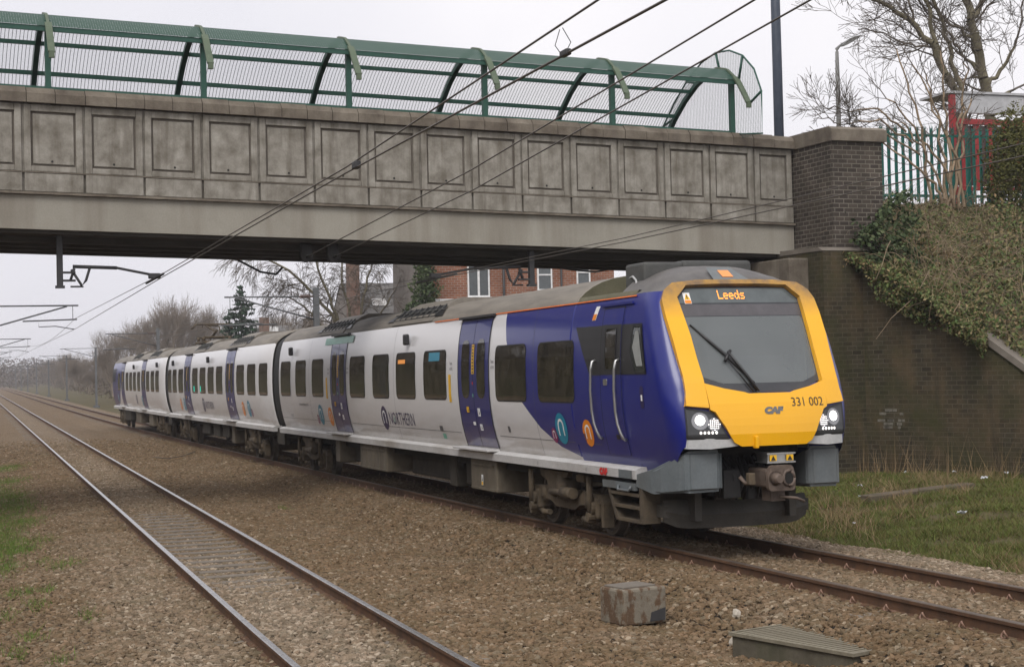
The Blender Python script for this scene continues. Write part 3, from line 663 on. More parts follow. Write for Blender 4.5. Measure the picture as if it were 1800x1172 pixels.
# undergrowth: leaves and stems
def bankpts(n, u0, u1, v0, v1, hmax, power=1.):
    out = np.empty((n, 3))
    for i in range(n):
        u = u0+(u1-u0)*random.random(); v = v0+(v1-v0)*random.random()**power
        x, y, z = bank(u, v); out[i] = (x, y, z)
    clump = np.clip(.5+1.1*fbm(out[:, 0]*1.3, out[:, 1]*1.3, 1.2, 31), .06, 1.7)
    out[:, 2] += rng.random(n)*hmax*clump
    return out
P = bankpts(46000, -.3, 7.5, 0, 1.0, .62)
V, F, rn = leafquads(P, .048)
P2 = bankpts(26000, -.25, 3.4, -.045, .12, .15); P2[:, 2] -= rng.random(len(P2))**1.5*.75*np.clip(.6+fbm(P2[:, 0]*2, P2[:, 1]*2, 1.3, 5), 0, 1)
q_ = .22+.25*rng.random(len(P2)); P2[:, 0] -= .899*q_; P2[:, 1] -= .438*q_
V2, F2, rn2 = leafquads(P2, .04)
o = rawmesh('undergrowth', np.concatenate([V, V2]), np.concatenate([F, F2+len(V)]), MT['bramble'], None, {'rnd': np.concatenate([rn, rn2])})
tag(o, 'tangled brambles and dead leaves covering the slope below the green fence', 'undergrowth', kind='stuff')
Pi = []
for i in range(2400):
    a = random.random(); Pi.append((18.75+.2+a*1.2+random.gauss(0, .18), 31.75-.25+random.gauss(0, .15), 4.25+1.55*random.random()**.8+.5*a))
Pi = np.array(Pi); Pi[:, 2] -= .5*np.clip(fbm(Pi[:, 0]*3, Pi[:, 2]*3, 1, 3), -.5, .8)
V, F, rn = leafquads(Pi, .05, aspect=.8)
o = rawmesh('ivy', V, F, MT['ivy'], None, {'rnd': rn}); tag(o, 'dark ivy hanging over the corner of the pier and wing wall', 'ivy', kind='stuff')
segs = []
def arch(p, d, L, n, r, sag):
    p = np.array(p, float); d = np.array(d, float); d /= np.linalg.norm(d)
    for k in range(n):
        q = p+d*L/n; segs.append((*p, *q, r*(1-k/n*.7), r*(1-(k+1)/n*.7))); p = q
        d = d+np.array([random.gauss(0, .12), random.gauss(0, .12), -sag+random.gauss(0, .06)]); d /= np.linalg.norm(d)
for i in range(1500):
    u = random.uniform(-.3, 7.4); v = random.random(); x, y, z = bank(u, v)
    arch((x, y, z), (random.gauss(-.3, .6), random.gauss(-.6, .5), random.uniform(.3, 1.6)), random.uniform(.4, 1.9), 7, .0075, .2)
for x, y, z, L in ((19.75, 30.2, 4.6, 2.1), (20.1, 29.6, 3.9, 1.0), (19.3, 31.0, 5.3, 1.2)):
    arch((x, y, z), (-.62, -.25, -.75), L, 7, .016, -.02)
V, F = segtubes(segs); o = rawmesh('bramble_stems', V, F, MT['stemred']); tag(o, 'bare arching bramble stems on the slope above the wall', 'brambles', kind='stuff')

# ------------------------------------------------------------------ train
def tp(s): y = 19.92+s; return Vector((float(tx(y)), y, float(tzf(y))))
def carmat(s0, b0, b1):
    a, b = tp(s0+b0), tp(s0+b1); d = (b-a).normalized(); o = a-d*b0; rt = Vector((d.y, -d.x, 0)).normalized(); up = rt.cross(d)
    return Matrix(((rt.x, d.x, up.x, o.x), (rt.y, d.y, up.y, o.y), (rt.z, d.z, up.z, o.z), (0, 0, 0, 1)))
CM = [carmat(0, 3.2, 20.9), carmat(24.30, 4.5, 19.4), carmat(47.95, 3.5, 20.4)]
train = bpy.data.objects.new('passenger_train', None); COL.objects.link(train); train.matrix_world = CM[0]
tag(train, 'three carriage white and blue electric train with a yellow front', 'train')
def put(o, M): o.matrix_local = CM[0].inverted() @ M; return o
SP = [(1.06, 1.13), (1.14, 1.18), (1.32, 1.235), (1.55, 1.29), (1.80, 1.328), (2.05, 1.35), (2.35, 1.356), (2.65, 1.350), (2.95, 1.325), (3.15, 1.292), (3.30, 1.255), (3.42, 1.21), (3.50, 1.16), (3.58, 1.07), (3.66, .95), (3.73, .80), (3.79, .60), (3.83, .35), (3.845, 0)]
SP = [(h, x*.98) for h, x in SP]; _h = np.array([p[0] for p in SP]); _x = np.array([p[1] for p in SP])
def prof(h): return float(np.interp(h, _h, _x))
def rpoly(pts, r, n=5):
    out = []; k = len(pts)
    for i in range(k):
        p, a, b = Vector(pts[i]), Vector(pts[i-1]), Vector(pts[(i+1) % k]); rr = r[i] if hasattr(r, '__len__') else r
        da, db = (a-p), (b-p); rr = min(rr, da.length/2.1, db.length/2.1)
        if rr <= 0: out.append(tuple(p)); continue
        q0, q1 = p+da.normalized()*rr, p+db.normalized()*rr
        for j in range(n+1): t = j/n; out.append(tuple((1-t)**2*q0+2*t*(1-t)*p+t*t*q1))
    return out
def rr(s0, s1, h0, h1, r=.12): return rpoly([(s0, h0), (s1, h0), (s1, h1), (s0, h1)], r)
def flat(polys, hs, ax=None):
    bm = bmesh.new()
    for p in polys:
        try: bm.faces.new([bm.verts.new((a, b, 0)) for a, b in p])
        except ValueError: pass
    for h in hs: bmesh.ops.bisect_plane(bm, geom=bm.verts[:]+bm.edges[:]+bm.faces[:], plane_co=(0, h, 0), plane_no=(0, 1, 0))
    for a in (ax or []): bmesh.ops.bisect_plane(bm, geom=bm.verts[:]+bm.edges[:]+bm.faces[:], plane_co=(a, 0, 0), plane_no=(1, 0, 0))
    return bm
def finish(bm, name, mat, parent, fn, th=0.):
    if th:
        tops = bm.faces[:]; r = bmesh.ops.extrude_face_region(bm, geom=tops)
        nv = [g for g in r['geom'] if isinstance(g, bmesh.types.BMVert)]
        for v in nv: v.co.z = 1.
    for v in bm.verts: v.co = Vector(fn(v.co.x, v.co.y, v.co.z))
    bmesh.ops.recalc_face_normals(bm, faces=bm.faces[:])
    me = bpy.data.meshes.new(name); bm.to_mesh(me); bm.free()
    for m in (mat if isinstance(mat, list) else [mat]): me.materials.append(m.m)
    for p in me.polygons: p.use_smooth = False
    boxuv(me); return link(name, me, parent)
HS = [1.14, 1.22, 1.32, 1.43, 1.55, 1.68, 1.8, 1.92, 2.05, 2.2, 2.35, 2.5, 2.65, 2.8, 2.95, 3.05, 3.15, 3.22, 3.30, 3.36, 3.42, 3.5, 3.58, 3.66, 3.73]
HSC, SOF = 1., 0.
def side(name, polys, mat, parent, off=.004, th=0., yfn=None):
    if polys and not hasattr(polys[0][0], '__len__'): polys = [polys]
    yf = yfn or (lambda s: s)
    return finish(flat(polys, HS), name, mat, parent, lambda s, h, z: (-(prof(h*HSC)+off-(th if z else 0)), yf(s)+SOF, h*HSC), th)
def textmesh(s, size, shear=0., off=0.):
    c = bpy.data.curves.new('t', 'FONT'); c.body = s; c.size = size; c.shear = shear; c.offset = off; c.resolution_u = 3; c.align_x = 'LEFT'
    o = bpy.data.objects.new('t', c); COL.objects.link(o); dg = bpy.context.evaluated_depsgraph_get(); dg.update()
    me = bpy.data.meshes.new_from_object(o.evaluated_get(dg)); bpy.data.objects.remove(o); bpy.data.curves.remove(c); return me
def text(name, s, size, mat, parent, fn, sx=1., shear=0., off=0.):
    me = textmesh(s, size, shear, off); bm = bmesh.new(); bm.from_mesh(me)
    me.materials.clear()
    for v in bm.verts: v.co = Vector(fn(v.co.x*sx, v.co.y))
    bm.to_mesh(me); bm.free(); me.materials.append(mat.m); return link(name, me, parent)
def sidetext(name, s, size, s_left, h, mat, parent, off=.007, sx=1., shear=0., bold=0., yfn=None):
    yf = yfn or (lambda q: q)
    return text(name, s, size, mat, parent, lambda x, y: (-(prof(h+y)+off), yf(s_left-x), h+y), sx, shear, bold)
def stroke(pts, wd):
    """flat band polygon list along a 2d path"""
    out = []; n = len(pts)
    nrm = []
    for i in range(n):
        a, b = Vector(pts[max(i-1, 0)]), Vector(pts[min(i+1, n-1)]); d = (b-a).normalized(); nrm.append(Vector((-d.y, d.x))*wd/2)
    for i in range(n-1):
        a, b = Vector(pts[i]), Vector(pts[i+1]); out.append([tuple(a+nrm[i]), tuple(b+nrm[i+1]), tuple(b-nrm[i+1]), tuple(a-nrm[i])])
    return out
def roundel(s, h, r, mat, parent, yfn=None, mk='whitev'):
    d = side('logo', [(s+r*math.cos(2*math.pi*i/36), h+r*math.sin(2*math.pi*i/36)) for i in range(36)], MT[mat], parent, .006, yfn=yfn)
    k = r/.30; p = [(s+.125*k, h-.135*k), (s+.125*k, h+.05*k)]+[(s+.125*k*math.cos(R(t)), h+.05*k+.115*k*math.sin(R(t))) for t in range(15, 180, 15)]+[(s-.125*k, h+.05*k), (s-.125*k, h-.135*k)]
    side('logo_letter', stroke(p, .05*k), MT[mk], parent, .010, yfn=yfn)
    return d

def loft(rings, mi_of, closed=True):
    mb = MB(); k = len(rings[0]); n = len(rings); mb.v = [tuple(p) for r in rings for p in r]
    for i in range(n-1):
        for j in range(k if closed else k-1):
            q = (j+1) % k; mb.f.append([i*k+j, (i+1)*k+j, (i+1)*k+q, i*k+q]); mb.m.append(mi_of(i, j)); mb.sm.append(True)
    return mb
def ring(y, lowroof=False, sc=1.):
    pts = [(p[1], p[0]) for p in SP]
    if lowroof: pts = [(x, min(h, 3.50)) if h <= 3.5 else (x*.99, 3.50) for x, h in pts]
    full = [(-x, h) for x, h in pts]+[(x, h) for x, h in pts[::-1][1:]]
    return [(x*sc, y, (h-2.3)*sc+2.3) for x, h in full]
NH = len(SP)
def body(L0, L1, mat, parent, M, lowroof=None):
    ys = [L0]+([] if lowroof is None else [])+list(np.linspace(L0+.06, L1-.06, 10))+[L1]
    rings = [ring(y, False, .975 if (i == 0 and lowroof is None) or i == len(ys)-1 else 1.) for i, y in enumerate(ys)]
    ih = [i for i, p in enumerate(SP) if p[0] >= 3.42][0]
    def mi(i, j):
        a = min(j, 2*NH-2-j-1) if j < 2*NH-2 else 0
        return 1 if (ih <= j < 2*NH-2-ih) else (2 if j == 2*NH-2 else 0)
    mb = loft(rings, mi)
    k = len(rings[0]); n = len(rings)
    mb.f += [list(range(k)), [(n-1)*k+j for j in range(k)][::-1]]; mb.m += [3 if lowroof is not None else 2, 2]; mb.sm += [False, False]
    o = mb.build('carriage', [mat, MT['roof'], MT['dark'], MT['olive']], train)
    return put(o, M)
DOORW = .80
def window(p, s0, s1, h0=1.975, h1=2.862, yfn=None):
    w_ = side('window', rr(s0, s1, h0, h1, .13), MT['glass'], p, .007, yfn=yfn)
    a = rr(s0-.02, s1+.02, h0-.02, h1+.02, .14)
    side('window_seal', a, MT['rubber'], p, .004, yfn=yfn); return w_
def door(p, s0, s1, yfn=None, lab=True):
    m_ = (s0+s1)/2; out = []
    for a, b in ((s0, m_-.006), (m_+.006, s1)):
        d = side('door', rpoly([(a, 1.16), (b, 1.16), (b, 3.36), (a, 3.36)], .02, 2), MT['door'], p, .010, .03, yfn=yfn)
        c = (a+b)/2; g = side('door_window', rr(c-.22, c+.22, 2.0, 3.02, .2), MT['glass'], p, .014, yfn=yfn)
    side('door_seal', stroke([(s0-.012, 1.15), (s0-.012, 3.38), (s1+.012, 3.38), (s1+.012, 1.15)], .04)+stroke([(m_, 1.16), (m_, 3.36)], .012), MT['rubber'], p, .012, yfn=yfn)
    yf = yfn or (lambda q: q)
    mb = MB(); ya, yb = sorted((yf(s0-.12), yf(s1+.12)))
    mb.box(-1.43, -1.20, ya, yb, 1.105, 1.145, bev=.008); mb.build('door_step', MT['sole'], p)
    mb = MB(); mb.box(-1.27, -1.20, ya+.03, yb-.03, 3.385, 3.43, bev=.006); mb.build('rain_strip', MT['black'], p)
    side('warning_strip', rpoly([(m_-.065, 2.42), (m_+.065, 2.42), (m_+.065, 2.93), (m_-.065, 2.93)], 0), MT['yellowv'], p, .016, yfn=yfn)
    dm = []
    for i in range(9):
        h = 2.45+i*.056; dm.append([(m_-.045, h), (m_, h+.024), (m_+.045, h), (m_, h-.024)])
    side('warning_mark', dm, MT['black'], p, .018, yfn=yfn)
    if lab:
        side('door_button', [(m_+.02+.03*math.cos(i*.6283), 2.26+.03*math.sin(i*.6283)) for i in range(10)], MT['redv'], p, .016, yfn=yfn)
        side('door_button', [(m_+.02+.034*math.cos(i*.6283), 2.05+.034*math.sin(i*.6283)) for i in range(10)], MT['greenv'], p, .016, yfn=yfn)
        for q, h, hh, mm in ((m_+.38, 1.80, .05, 'yellowv'), (m_-.22, 1.76, .07, 'whitev'), (m_-.22, 1.50, .055, 'whitev'), (m_+.12, 1.56, .03, 'whitev')):
            side('door_label', [(q-.07, h-hh), (q+.07, h-hh), (q+.07, h+hh), (q-.07, h+hh)], MT[mm], p, .016, yfn=yfn)
            if hh > .04: side('door_label_mark', [(q-.035, h-hh*.55), (q+.01, h-hh*.55), (q-.012, h+hh*.5)], MT['black'], p, .018, yfn=yfn)
def sill(p, a, b, yfn=None):
    """solebar band"""
    yf = yfn or (lambda q: q); ya, yb = sorted((yf(a), yf(b)))
    mb = MB().prism([(-1.30, .955), (-1.31, 1.075), (-1.22, 1.115), (-1.05, 1.115), (-1.05, .955)], ya, yb, 'y'); mb.build('solebar', MT['sole'], p)
    mb = MB().prism([(1.30, .955), (1.31, 1.075), (1.22, 1.115), (1.05, 1.115), (1.05, .955)], ya, yb, 'y'); mb.build('solebar', MT['sole'], p)
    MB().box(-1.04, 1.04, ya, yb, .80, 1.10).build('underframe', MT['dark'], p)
def case(p, a, b, h0, x0=-1.22, x1=1.22, seams=0, mat='box', yfn=None, h1=.95):
    yf = yfn or (lambda q: q); ya, yb = sorted((yf(a), yf(b)))
    mb = MB().box(x0, x1, ya, yb, h0, h1, bev=.025)
    for i in range(seams):
        y = ya+(yb-ya)*(i+1)/(seams+1); mb.box(x0-.012, x0+.02, y-.02, y+.02, h0+.03, h1-.03)
    if b-a > .6: mb.box(x0-.015, x0+.02, ya+.05, yb-.05, h0+.02, h0+.06); mb.box(x0-.02, x0+.02, ya+.15, yb-.15, h1-.12, h1-.09)
    return mb.build('equipment_case', MT[mat], p)
def bogie(yc, M, wb_=2.3, r=.42):
    """outside framed bogie: frame > wheels"""
    mb = MB()
    for sx in (-1, 1):
        X0 = sx*.98
        prof_ = [(yc-wb_/2-.32, .50), (yc-wb_/2-.22, .62), (yc-.75, .64), (yc-.45, .48), (yc+.45, .48), (yc+.75, .64), (yc+wb_/2+.22, .62), (yc+wb_/2+.32, .50), (yc+wb_/2-.1, .46), (yc+.60, .42), (yc+.4, .34), (yc-.4, .34), (yc-.60, .42), (yc-wb_/2+.1, .46)]
        mb.prism(prof_, X0-.07, X0+.07, 'x')
        for s_ in (-1, 1):
            ya = yc+s_*wb_/2
            mb.box(X0-.11, X0+.11, ya-.15, ya+.15, r-.16, r+.16, bev=.04); mb.disc((X0+sx*.12, ya, r), .11, (1, 0, 0), .08, 14)
            mb.tube([(X0+sx*.16, ya+s_*.02, r+.46), (X0+sx*.16, ya+s_*.02, r-.05)], .05, 8); mb.disc((X0+sx*.14, ya, r-.12), .07, (1, 0, 0), .12, 10)
            mb.tube([(X0, ya-s_*.32, r-.02), (X0, ya-s_*.32, r+.2)], .10, 12)
            mb.tube([(X0+sx*.02, ya, r-.17), (X0+sx*.05, ya-s_*.25, r-.21), (X0+sx*.05, ya-s_*.5, r-.19)], .045, 8)
            mb.box(X0-.08, X0+.08, ya+s_*.30-.05, ya+s_*.30+.05, .16, .5)
        mb.tube([(X0+sx*.18, yc-.62, .60), (X0+sx*.18, yc+.30, .58)], .055, 10); mb.tube([(X0+sx*.18, yc-.62, .60), (X0+sx*.18, yc-.20, .595)], .085, 12)
        # yaw damper bracket hanging from the body
        mb.prism([(yc-.35, .90), (yc+.85, .90), (yc+.80, .80), (yc+.55, .74), (yc+.50, .56), (yc+.34, .50), (yc+.18, .58), (yc+.10, .74), (yc-.05, .80), (yc-.30, .82)], X0+sx*.10-.05, X0+sx*.10+.05, 'x')
        mb.tube([(X0, yc-.0, .48), (X0, yc, .86)], .19, 16)
        mb.box(X0-.18, X0+.18, yc-1.05, yc-.72, .78, .90, bev=.03)
    mb.box(-.9, .9, yc-.3, yc+.3, .35, .62); mb.box(-.6, .6, yc-wb_/2-.3, yc+wb_/2+.3, .30, .50)
    o = put(mb.build('bogie', MT['bogie'], train), M)
    base = None
    for s_ in (-1, 1):
        for sx in (-1, 1):
            if base is None:
                q = MB(); ps = [(0, .05), (.05, .10), (.05, .15), (.025, .17), (.025, .33), (.055, .35), (.055, r-.012), (-.06, r), (-.075, r+.028), (-.085, r+.02), (-.06, .35), (0, .33), (0, .17)]
                nn = 32; vs = [(x, rad*math.cos(2*math.pi*t/nn), rad*math.sin(2*math.pi*t/nn)) for t in range(nn) for x, rad in ps]; k = len(ps)
                q.add(vs, [(t*k+j, ((t+1) % nn)*k+j, ((t+1) % nn)*k+(j+1) % k, t*k+(j+1) % k) for t in range(nn) for j in range(k)])
                q.tube([(-.12, 0, 0), (.06, 0, 0)], .08, 14)
                for ra in (.22, .27): q.tube([(.045, ra*math.cos(2*math.pi*t/24), ra*math.sin(2*math.pi*t/24)) for t in range(25)], .012, 6)
                base = q.build('wheel', MT['wheel'], o); d = base
            else: d = base.copy(); COL.objects.link(d); d.parent = o
            d.location = (sx*.75, yc+s_*wb_/2, r); d.rotation_euler = (0, 0, 0 if sx > 0 else math.pi)
        a = MB().tube([(-.72, yc+s_*wb_/2, r), (.72, yc+s_*wb_/2, r)], .085, 12).build('axle', MT['under'], o)
    return o
def hvac(p, a, b, yfn=None):
    """roof louvre pod with a slotted side"""
    yf = yfn or (lambda q: q); ya, yb = sorted((yf(a), yf(b)))
    mb = MB(); pr = [(-1.19, 3.455), (-1.10, 3.575), (-.72, 3.83), (-.55, 3.90), (.55, 3.90), (.72, 3.83), (1.10, 3.575), (1.19, 3.455)]
    mb.prism(pr, ya+.35, yb-.35, 'y')
    o = mb.build('roof_unit', MT['roof'], p)
    q = MB()
    for sx in (-1,):
        q.add([(sx*1.13, ya-.15, 3.545), (sx*1.13, yb+.25, 3.545), (sx*.86, yb-.35, 3.765), (sx*.86, ya+.35, 3.765)], [(0, 1, 2, 3)])
    q.build('louvre', MT['black'], p)
    q = MB(); nb = 7
    for i in range(nb+1):
        y = ya+.35+(yb-ya-.7)*i/nb; q.tube([(-1.125, y, 3.56), (-.87, y, 3.775)], .014, 5)
    q.tube([(-1.0, ya+.1, 3.67), (-1.0, yb-.1, 3.67)], .014, 5)
    q.build('louvre_bar', MT['roof_dark'], p)

# ---- leading car
M1 = CM[0]
car1 = body(2.2, 23.82, MT['livery1'], train, M1, lowroof=1)
MB().tube([(0, 2.195, 3.0), (0, 2.196, 3.0)], .01, 3)
# low roof well and sides between the cab and the saloon
hlow = [p for p in SP if p[0] <= 3.45]
def lowring(y):
    s_ = [(-x, h) for h, x in hlow]+[(-1.13, 3.50), (-1.0, 3.50), (0, 3.50), (1.0, 3.50), (1.13, 3.50)]+[(x, h) for h, x in hlow[::-1]]
    return [(x, y, h) for x, h in s_]
kk = len(lowring(0)); nl = len(hlow)
mb = loft([lowring(y) for y in (.1, .8, 1.5, 2.2)], lambda i, j: 1 if (nl-1 <= j < kk-nl) else 0, False)
mb.build('cab_rear_body', [MT['blue'], MT['olive']], car1)
# gutter line
for sx in (-1, 1):
    MB().prism([(sx*1.195, 3.412), (sx*1.206, 3.412), (sx*1.200, 3.428), (sx*1.18, 3.428)], .05, 9.4, 'y').build('roof_line', MT['orange'], car1)
# roof pods in the well
MB().box(-.92, -.32, .40, 1.05, 3.505, 3.90, bev=.04).build('roof_pod', MT['roof_dark'], car1)
MB().box(-.28, .80, .5, 1.75, 3.505, 3.93, bev=.05).build('roof_pod', MT['roof_dark'], car1)
MB().tube([(-.95, .55, 3.51), (-.95, .60, 3.66), (-.93, .75, 3.72), (-.9, .96, 3.70)], .016, 8).build('roof_cable', MT['silver'], car1)
for a, b in ((9.3, 12.9), (16.5, 19.6)): hvac(car1, a, b)
for a, b in ((2.08, 3.56), (4.12, 5.58), (8.37, 9.80), (10.40, 11.77), (12.36, 13.66), (14.36, 15.70), (18.39, 19.62), (20.36, 21.58), (22.25, 23.50)): window(car1, a, b)
door(car1, 5.92, 7.60); door(car1, 16.08, 17.58)
sill(car1, -.0, 23.9)
side('header_vinyl', rpoly([(15.55, 3.20), (18.35, 3.20), (18.35, 3.36), (15.55, 3.36)], 0), MT['greenv'], car1, .016)
for s_ in (3.78, 11.98, 19.95): side('panel_joint', stroke([(s_, 1.14), (s_, 3.40)], .010), MT['grey_mark'], car1, .003)
side('panel_joint', stroke([(5.7, 1.375), (1.3, 1.375)], .009)+stroke([(15.9, 1.375), (7.8, 1.375)], .009)+stroke([(23.7, 1.375), (17.8, 1.375)], .009), MT['grey_mark'], car1, .003)
for s_ in (8.12, 18.0): side('notice_strip', [(s_-.05, 1.92), (s_+.09, 1.92), (s_+.09, 2.42), (s_-.05, 2.42)], MT['yellowv'], car1, .006)
side('window_notice', [(8.75, 2.68), (9.45, 2.68), (9.45, 2.84), (8.75, 2.84)], MT['teal'], car1, .010)
for s_, w_ in ((11.35, .26),): side('passenger_display', [(s_-w_, 2.66), (s_+w_, 2.66), (s_+w_, 2.74), (s_-w_, 2.74)], emit('inside_display', (1, .35, .04), .5), car1, .010)
for s_, h_, w_, t_ in ((6.9, 1.45, .0, 0), (5.15, 1.50, .05, 1), (9.0, 1.42, .10, 1), (8.9, 1.28, .10, 2), (12.2, 1.53, .02, 0)):
    if w_: side('side_label', [(s_-w_, h_-.05), (s_+w_, h_-.05), (s_+w_, h_+.05), (s_-w_, h_+.05)], MT['grey_mark' if t_ == 1 else 'greenv'], car1, .006)
for s_ in (8.02, 5.72, 15.9, 17.8):
    sidetext('seat_text', 'Seats', .075, s_+.1, 2.60, MT['grey_mark'], car1); sidetext('seat_text', '60-92', .075, s_+.1, 2.50, MT['grey_mark'], car1)
for s_ in (10.9, 22.0):
    MB().box(-1.40, -1.30, s_-.09, s_+.09, 3.02, 3.24, bev=.03).build('side_camera', MT['black'], car1)
sidetext('lettering', 'NORTHERN', .36, 12.62, 1.43, MT['navy'], car1, sx=.98)
roundel(12.95, 1.55, .25, 'navy', car1)
roundel(2.76, 1.57, .235, 'teal', car1); roundel(1.72, 1.53, .195, 'orangev', car1); roundel(3.10, 1.46, .115, 'magenta', car1)
roundel(18.95, 1.52, .25, 'teal', car1); roundel(17.95, 1.49, .225, 'orangev', car1); roundel(19.35, 1.40, .12, 'magenta', car1)
sidetext('web_address', 'northernrailway.co.uk', .12, 21.3, 1.72, MT['grey_mark'], car1)
sidetext('unit_text', '166 002', .10, 22.6, 1.42, MT['grey_mark'], car1)
# cab side
HSC, SOF = .98, -.05
side('cab_window_surround', rpoly([(2.07, 3.12), (-.28, 3.10), (-.46, 2.41), (1.50, 2.41)], .02, 2), MT['black'], car1, .006)
dd = side('cab_door', rpoly([(.40, 1.28), (1.12, 1.28), (1.04, 3.34), (.38, 3.34)], .05), MT['blue'], car1, .009, .02)
side('cab_door_surround', rpoly([(.385, 2.41), (1.075, 2.41), (1.05, 3.12), (.385, 3.11)], 0), MT['black'], car1, .0115)
side('cab_door_window', rr(.55, .92, 2.48, 3.06, .09), MT['glass'], car1, .016)
side('cab_door_seal', stroke([(.375, 1.28), (.355, 3.36)], .012)+stroke([(1.13, 1.28), (1.06, 3.36)], .012)+stroke([(.36, 3.35), (1.06, 3.35)], .012), MT['rubber'], car1, .013)
side('window_frame', stroke([(.55, 2.48), (.92, 2.48), (.92, 3.06), (.55, 3.06), (.55, 2.48)], .025), MT['rubber'], car1, .018)
side('door_handle', rr(.86, 1.0, 2.26, 2.35, .02), MT['steel'], car1, .014, .02)
side('cab_side_window', rpoly([(-.02, 3.07), (-.24, 3.06), (-.42, 2.45), (-.10, 2.45), (.06, 2.75)], .04), plain('cab_glass', (.035, .04, .04), .08), car1, .012)
side('cab_side_frame', stroke(rpoly([(-.02, 3.08), (-.25, 3.07), (-.43, 2.44), (-.10, 2.44), (.07, 2.75)], .04)+[(-.02, 3.08)], .03), MT['rubber'], car1, .016)
side('cab_blind', rpoly([(-.10, 3.0), (-.20, 3.0), (-.36, 2.52), (-.16, 2.52), (-.02, 2.78)], .02), plain('cab_blind', (.27, .28, .27), .5), car1, .0165)
for s_ in (1.27, .43):
    p_ = [(-(prof(h)+o), s_+d-.05, h*.98) for h, o, d in ((2.62, .01, 0), (2.60, .06, 0), (2.48, .075, .02), (2.2, .078, .04), (1.9, .075, .05), (1.72, .072, .04), (1.60, .065, 0), (1.52, .05, -.02), (1.50, .01, -.02))]
    MB().tube(p_, .022, 8).build('grab_rail', MT['steel'], car1)
side('cab_equipment_slot', rr(-.33, -.22, 1.95, 2.25, .05), MT['navy'], car1, .006); side('cab_button', [(-.30, 2.05), (-.25, 2.05), (-.25, 2.13), (-.30, 2.13)], MT['whitev'], car1, .009)
side('cab_hatch', rpoly([(1.9, 1.38), (2.35, 1.38), (2.35, 1.62), (1.9, 1.62)], .02), MT['blue'], car1, .006)
side('cab_step_hole', [(.62, 1.50), (.74, 1.50), (.74, 1.57), (.62, 1.57)], MT['black'], car1, .012)
side('warning_label', rpoly([(1.36, 3.20), (1.50, 3.20), (1.42, 3.40), (1.28, 3.40)], .0), MT['whitev'], car1, .006)
side('warning_label_mark', rpoly([(1.37, 3.205), (1.49, 3.205), (1.46, 3.29), (1.34, 3.29)], .0), MT['orangev'], car1, .009)
MB().box(-1.262, -1.235, .05, 1.15, 3.315, 3.345).build('cab_door_gutter', MT['blue'], car1)
text('maker_lettering', 'CAF', .115, MT['redv'], car1, lambda x, y: (-1.3125, 1.22-x, .975+y), 1.25, .0, .012)
text('sole_mark', '13', .07, MT['black'], car1, lambda x, y: (-1.3125, 1.75-x, .99+y), 1.)
text('sole_mark', '12', .07, MT['black'], car1, lambda x, y: (-1.3125, 3.75-x, .99+y), 1.)
HSC, SOF = 1., 0.
# ---- cab front
FP = [(1.0, -1.18), (1.42, -1.22), (1.6, -1.25), (1.8, -1.23), (1.95, -1.20), (2.1, -1.15), (2.25, -1.10), (2.5, -.98), (2.8, -.84), (3.1, -.67), (3.3, -.55), (3.45, -.47), (3.6, -.38)]
BW = [(1.4, .20), (2.1, .14), (2.6, .08), (3.5, .05)]
WO = [(1.0, 1.15), (1.42, 1.165), (1.95, 1.165), (2.1, 1.135), (2.3, 1.13), (2.5, 1.142), (2.8, 1.164), (3.1, 1.173), (3.3, 1.165), (3.42, 1.10), (3.6, .93)]
def F(a, h): return interp(h, FP)-interp(h, BW)*max(0, 1-(a/1.15)**2)
def fn_(a, h):
    e = .01; d1 = (F(a+e, h)-F(a-e, h))/(2*e); d2 = (F(a, h+e)-F(a, h-e))/(2*e)
    return Vector((d1, -1, d2)).normalized()
def front(name, polys, mat, parent, off, th=0.):
    if not hasattr(polys[0][0], '__len__'): polys = [polys]
    def f(a, h, z):
        n_ = fn_(a, h); o = off-(th if z else 0); return ((a+n_.x*o)*.975, F(a, h)+n_.y*o, h+n_.z*o)
    return finish(flat(polys, list(np.arange(1.4, 3.65, .09)), list(np.arange(-1.2, 1.21, .12))), name, mat, parent, f, th)
HB = lambda y: interp(y, [(-1.25, 1.42), (-1.12, 1.40), (-.95, 1.30), (-.75, 1.18), (-.4, 1.07), (0, 1.0), (.1, 1.0)])
cols = [('f', t) for t in np.linspace(0, .8, 9)]+[('f', t) for t in np.linspace(.87, 1, 3)]+[('c', t) for t in np.linspace(.1, 1, 9)]+[('s', t) for t in (.5, 1.)]
NR = 30
def colpt(c, rr_):
    k, t = c; t = float(t)
    hb = {'f': 1.42, 'c': 1.42-.26*sstep(t, 0, 1), 's': 1.16-.16*t}[k]
    ht = 3.57-.02*t-.10*sstep(t, .8, 1) if k == 'f' else (3.45 if k == 'c' else 3.45-.01*t)
    h = hb+(ht-hb)*rr_
    wo_ = interp(h, WO)*.975; sf = interp(h, FP); W = prof(h); sc = sf+.33
    if k == 'f': a = wo_*t; return (a, F(a, h), h)
    if k == 'c':
        p0, p1, p2 = Vector((wo_, F(wo_, h))), Vector((W-.015, sf+.05)), Vector((W, sc)); q = (1-t)**2*p0+2*t*(1-t)*p1+t*t*p2; return (q.x, q.y, h)
    return (W, sc+(.1-sc)*t, h)
for_cols = [(-1, c) for c in cols[::-1]]+[(1, c) for c in cols[1:]]
rings = []
for i in range(NR+1):
    row = []
    for sx, c in for_cols: p = colpt(c, i/NR); row.append((sx*p[0], p[1], p[2]))
    rings.append(row)
mb = loft(rings, lambda i, j: 0, False)
keep = [k for k, f in enumerate(mb.f) if not (abs(sum(mb.v[q][0] for q in f)/4) < .87 and 2.17 < sum(mb.v[q][2] for q in f)/4 < 3.13)]
mb.f = [mb.f[k] for k in keep]; mb.m = [mb.m[k] for k in keep]; mb.sm = [mb.sm[k] for k in keep]
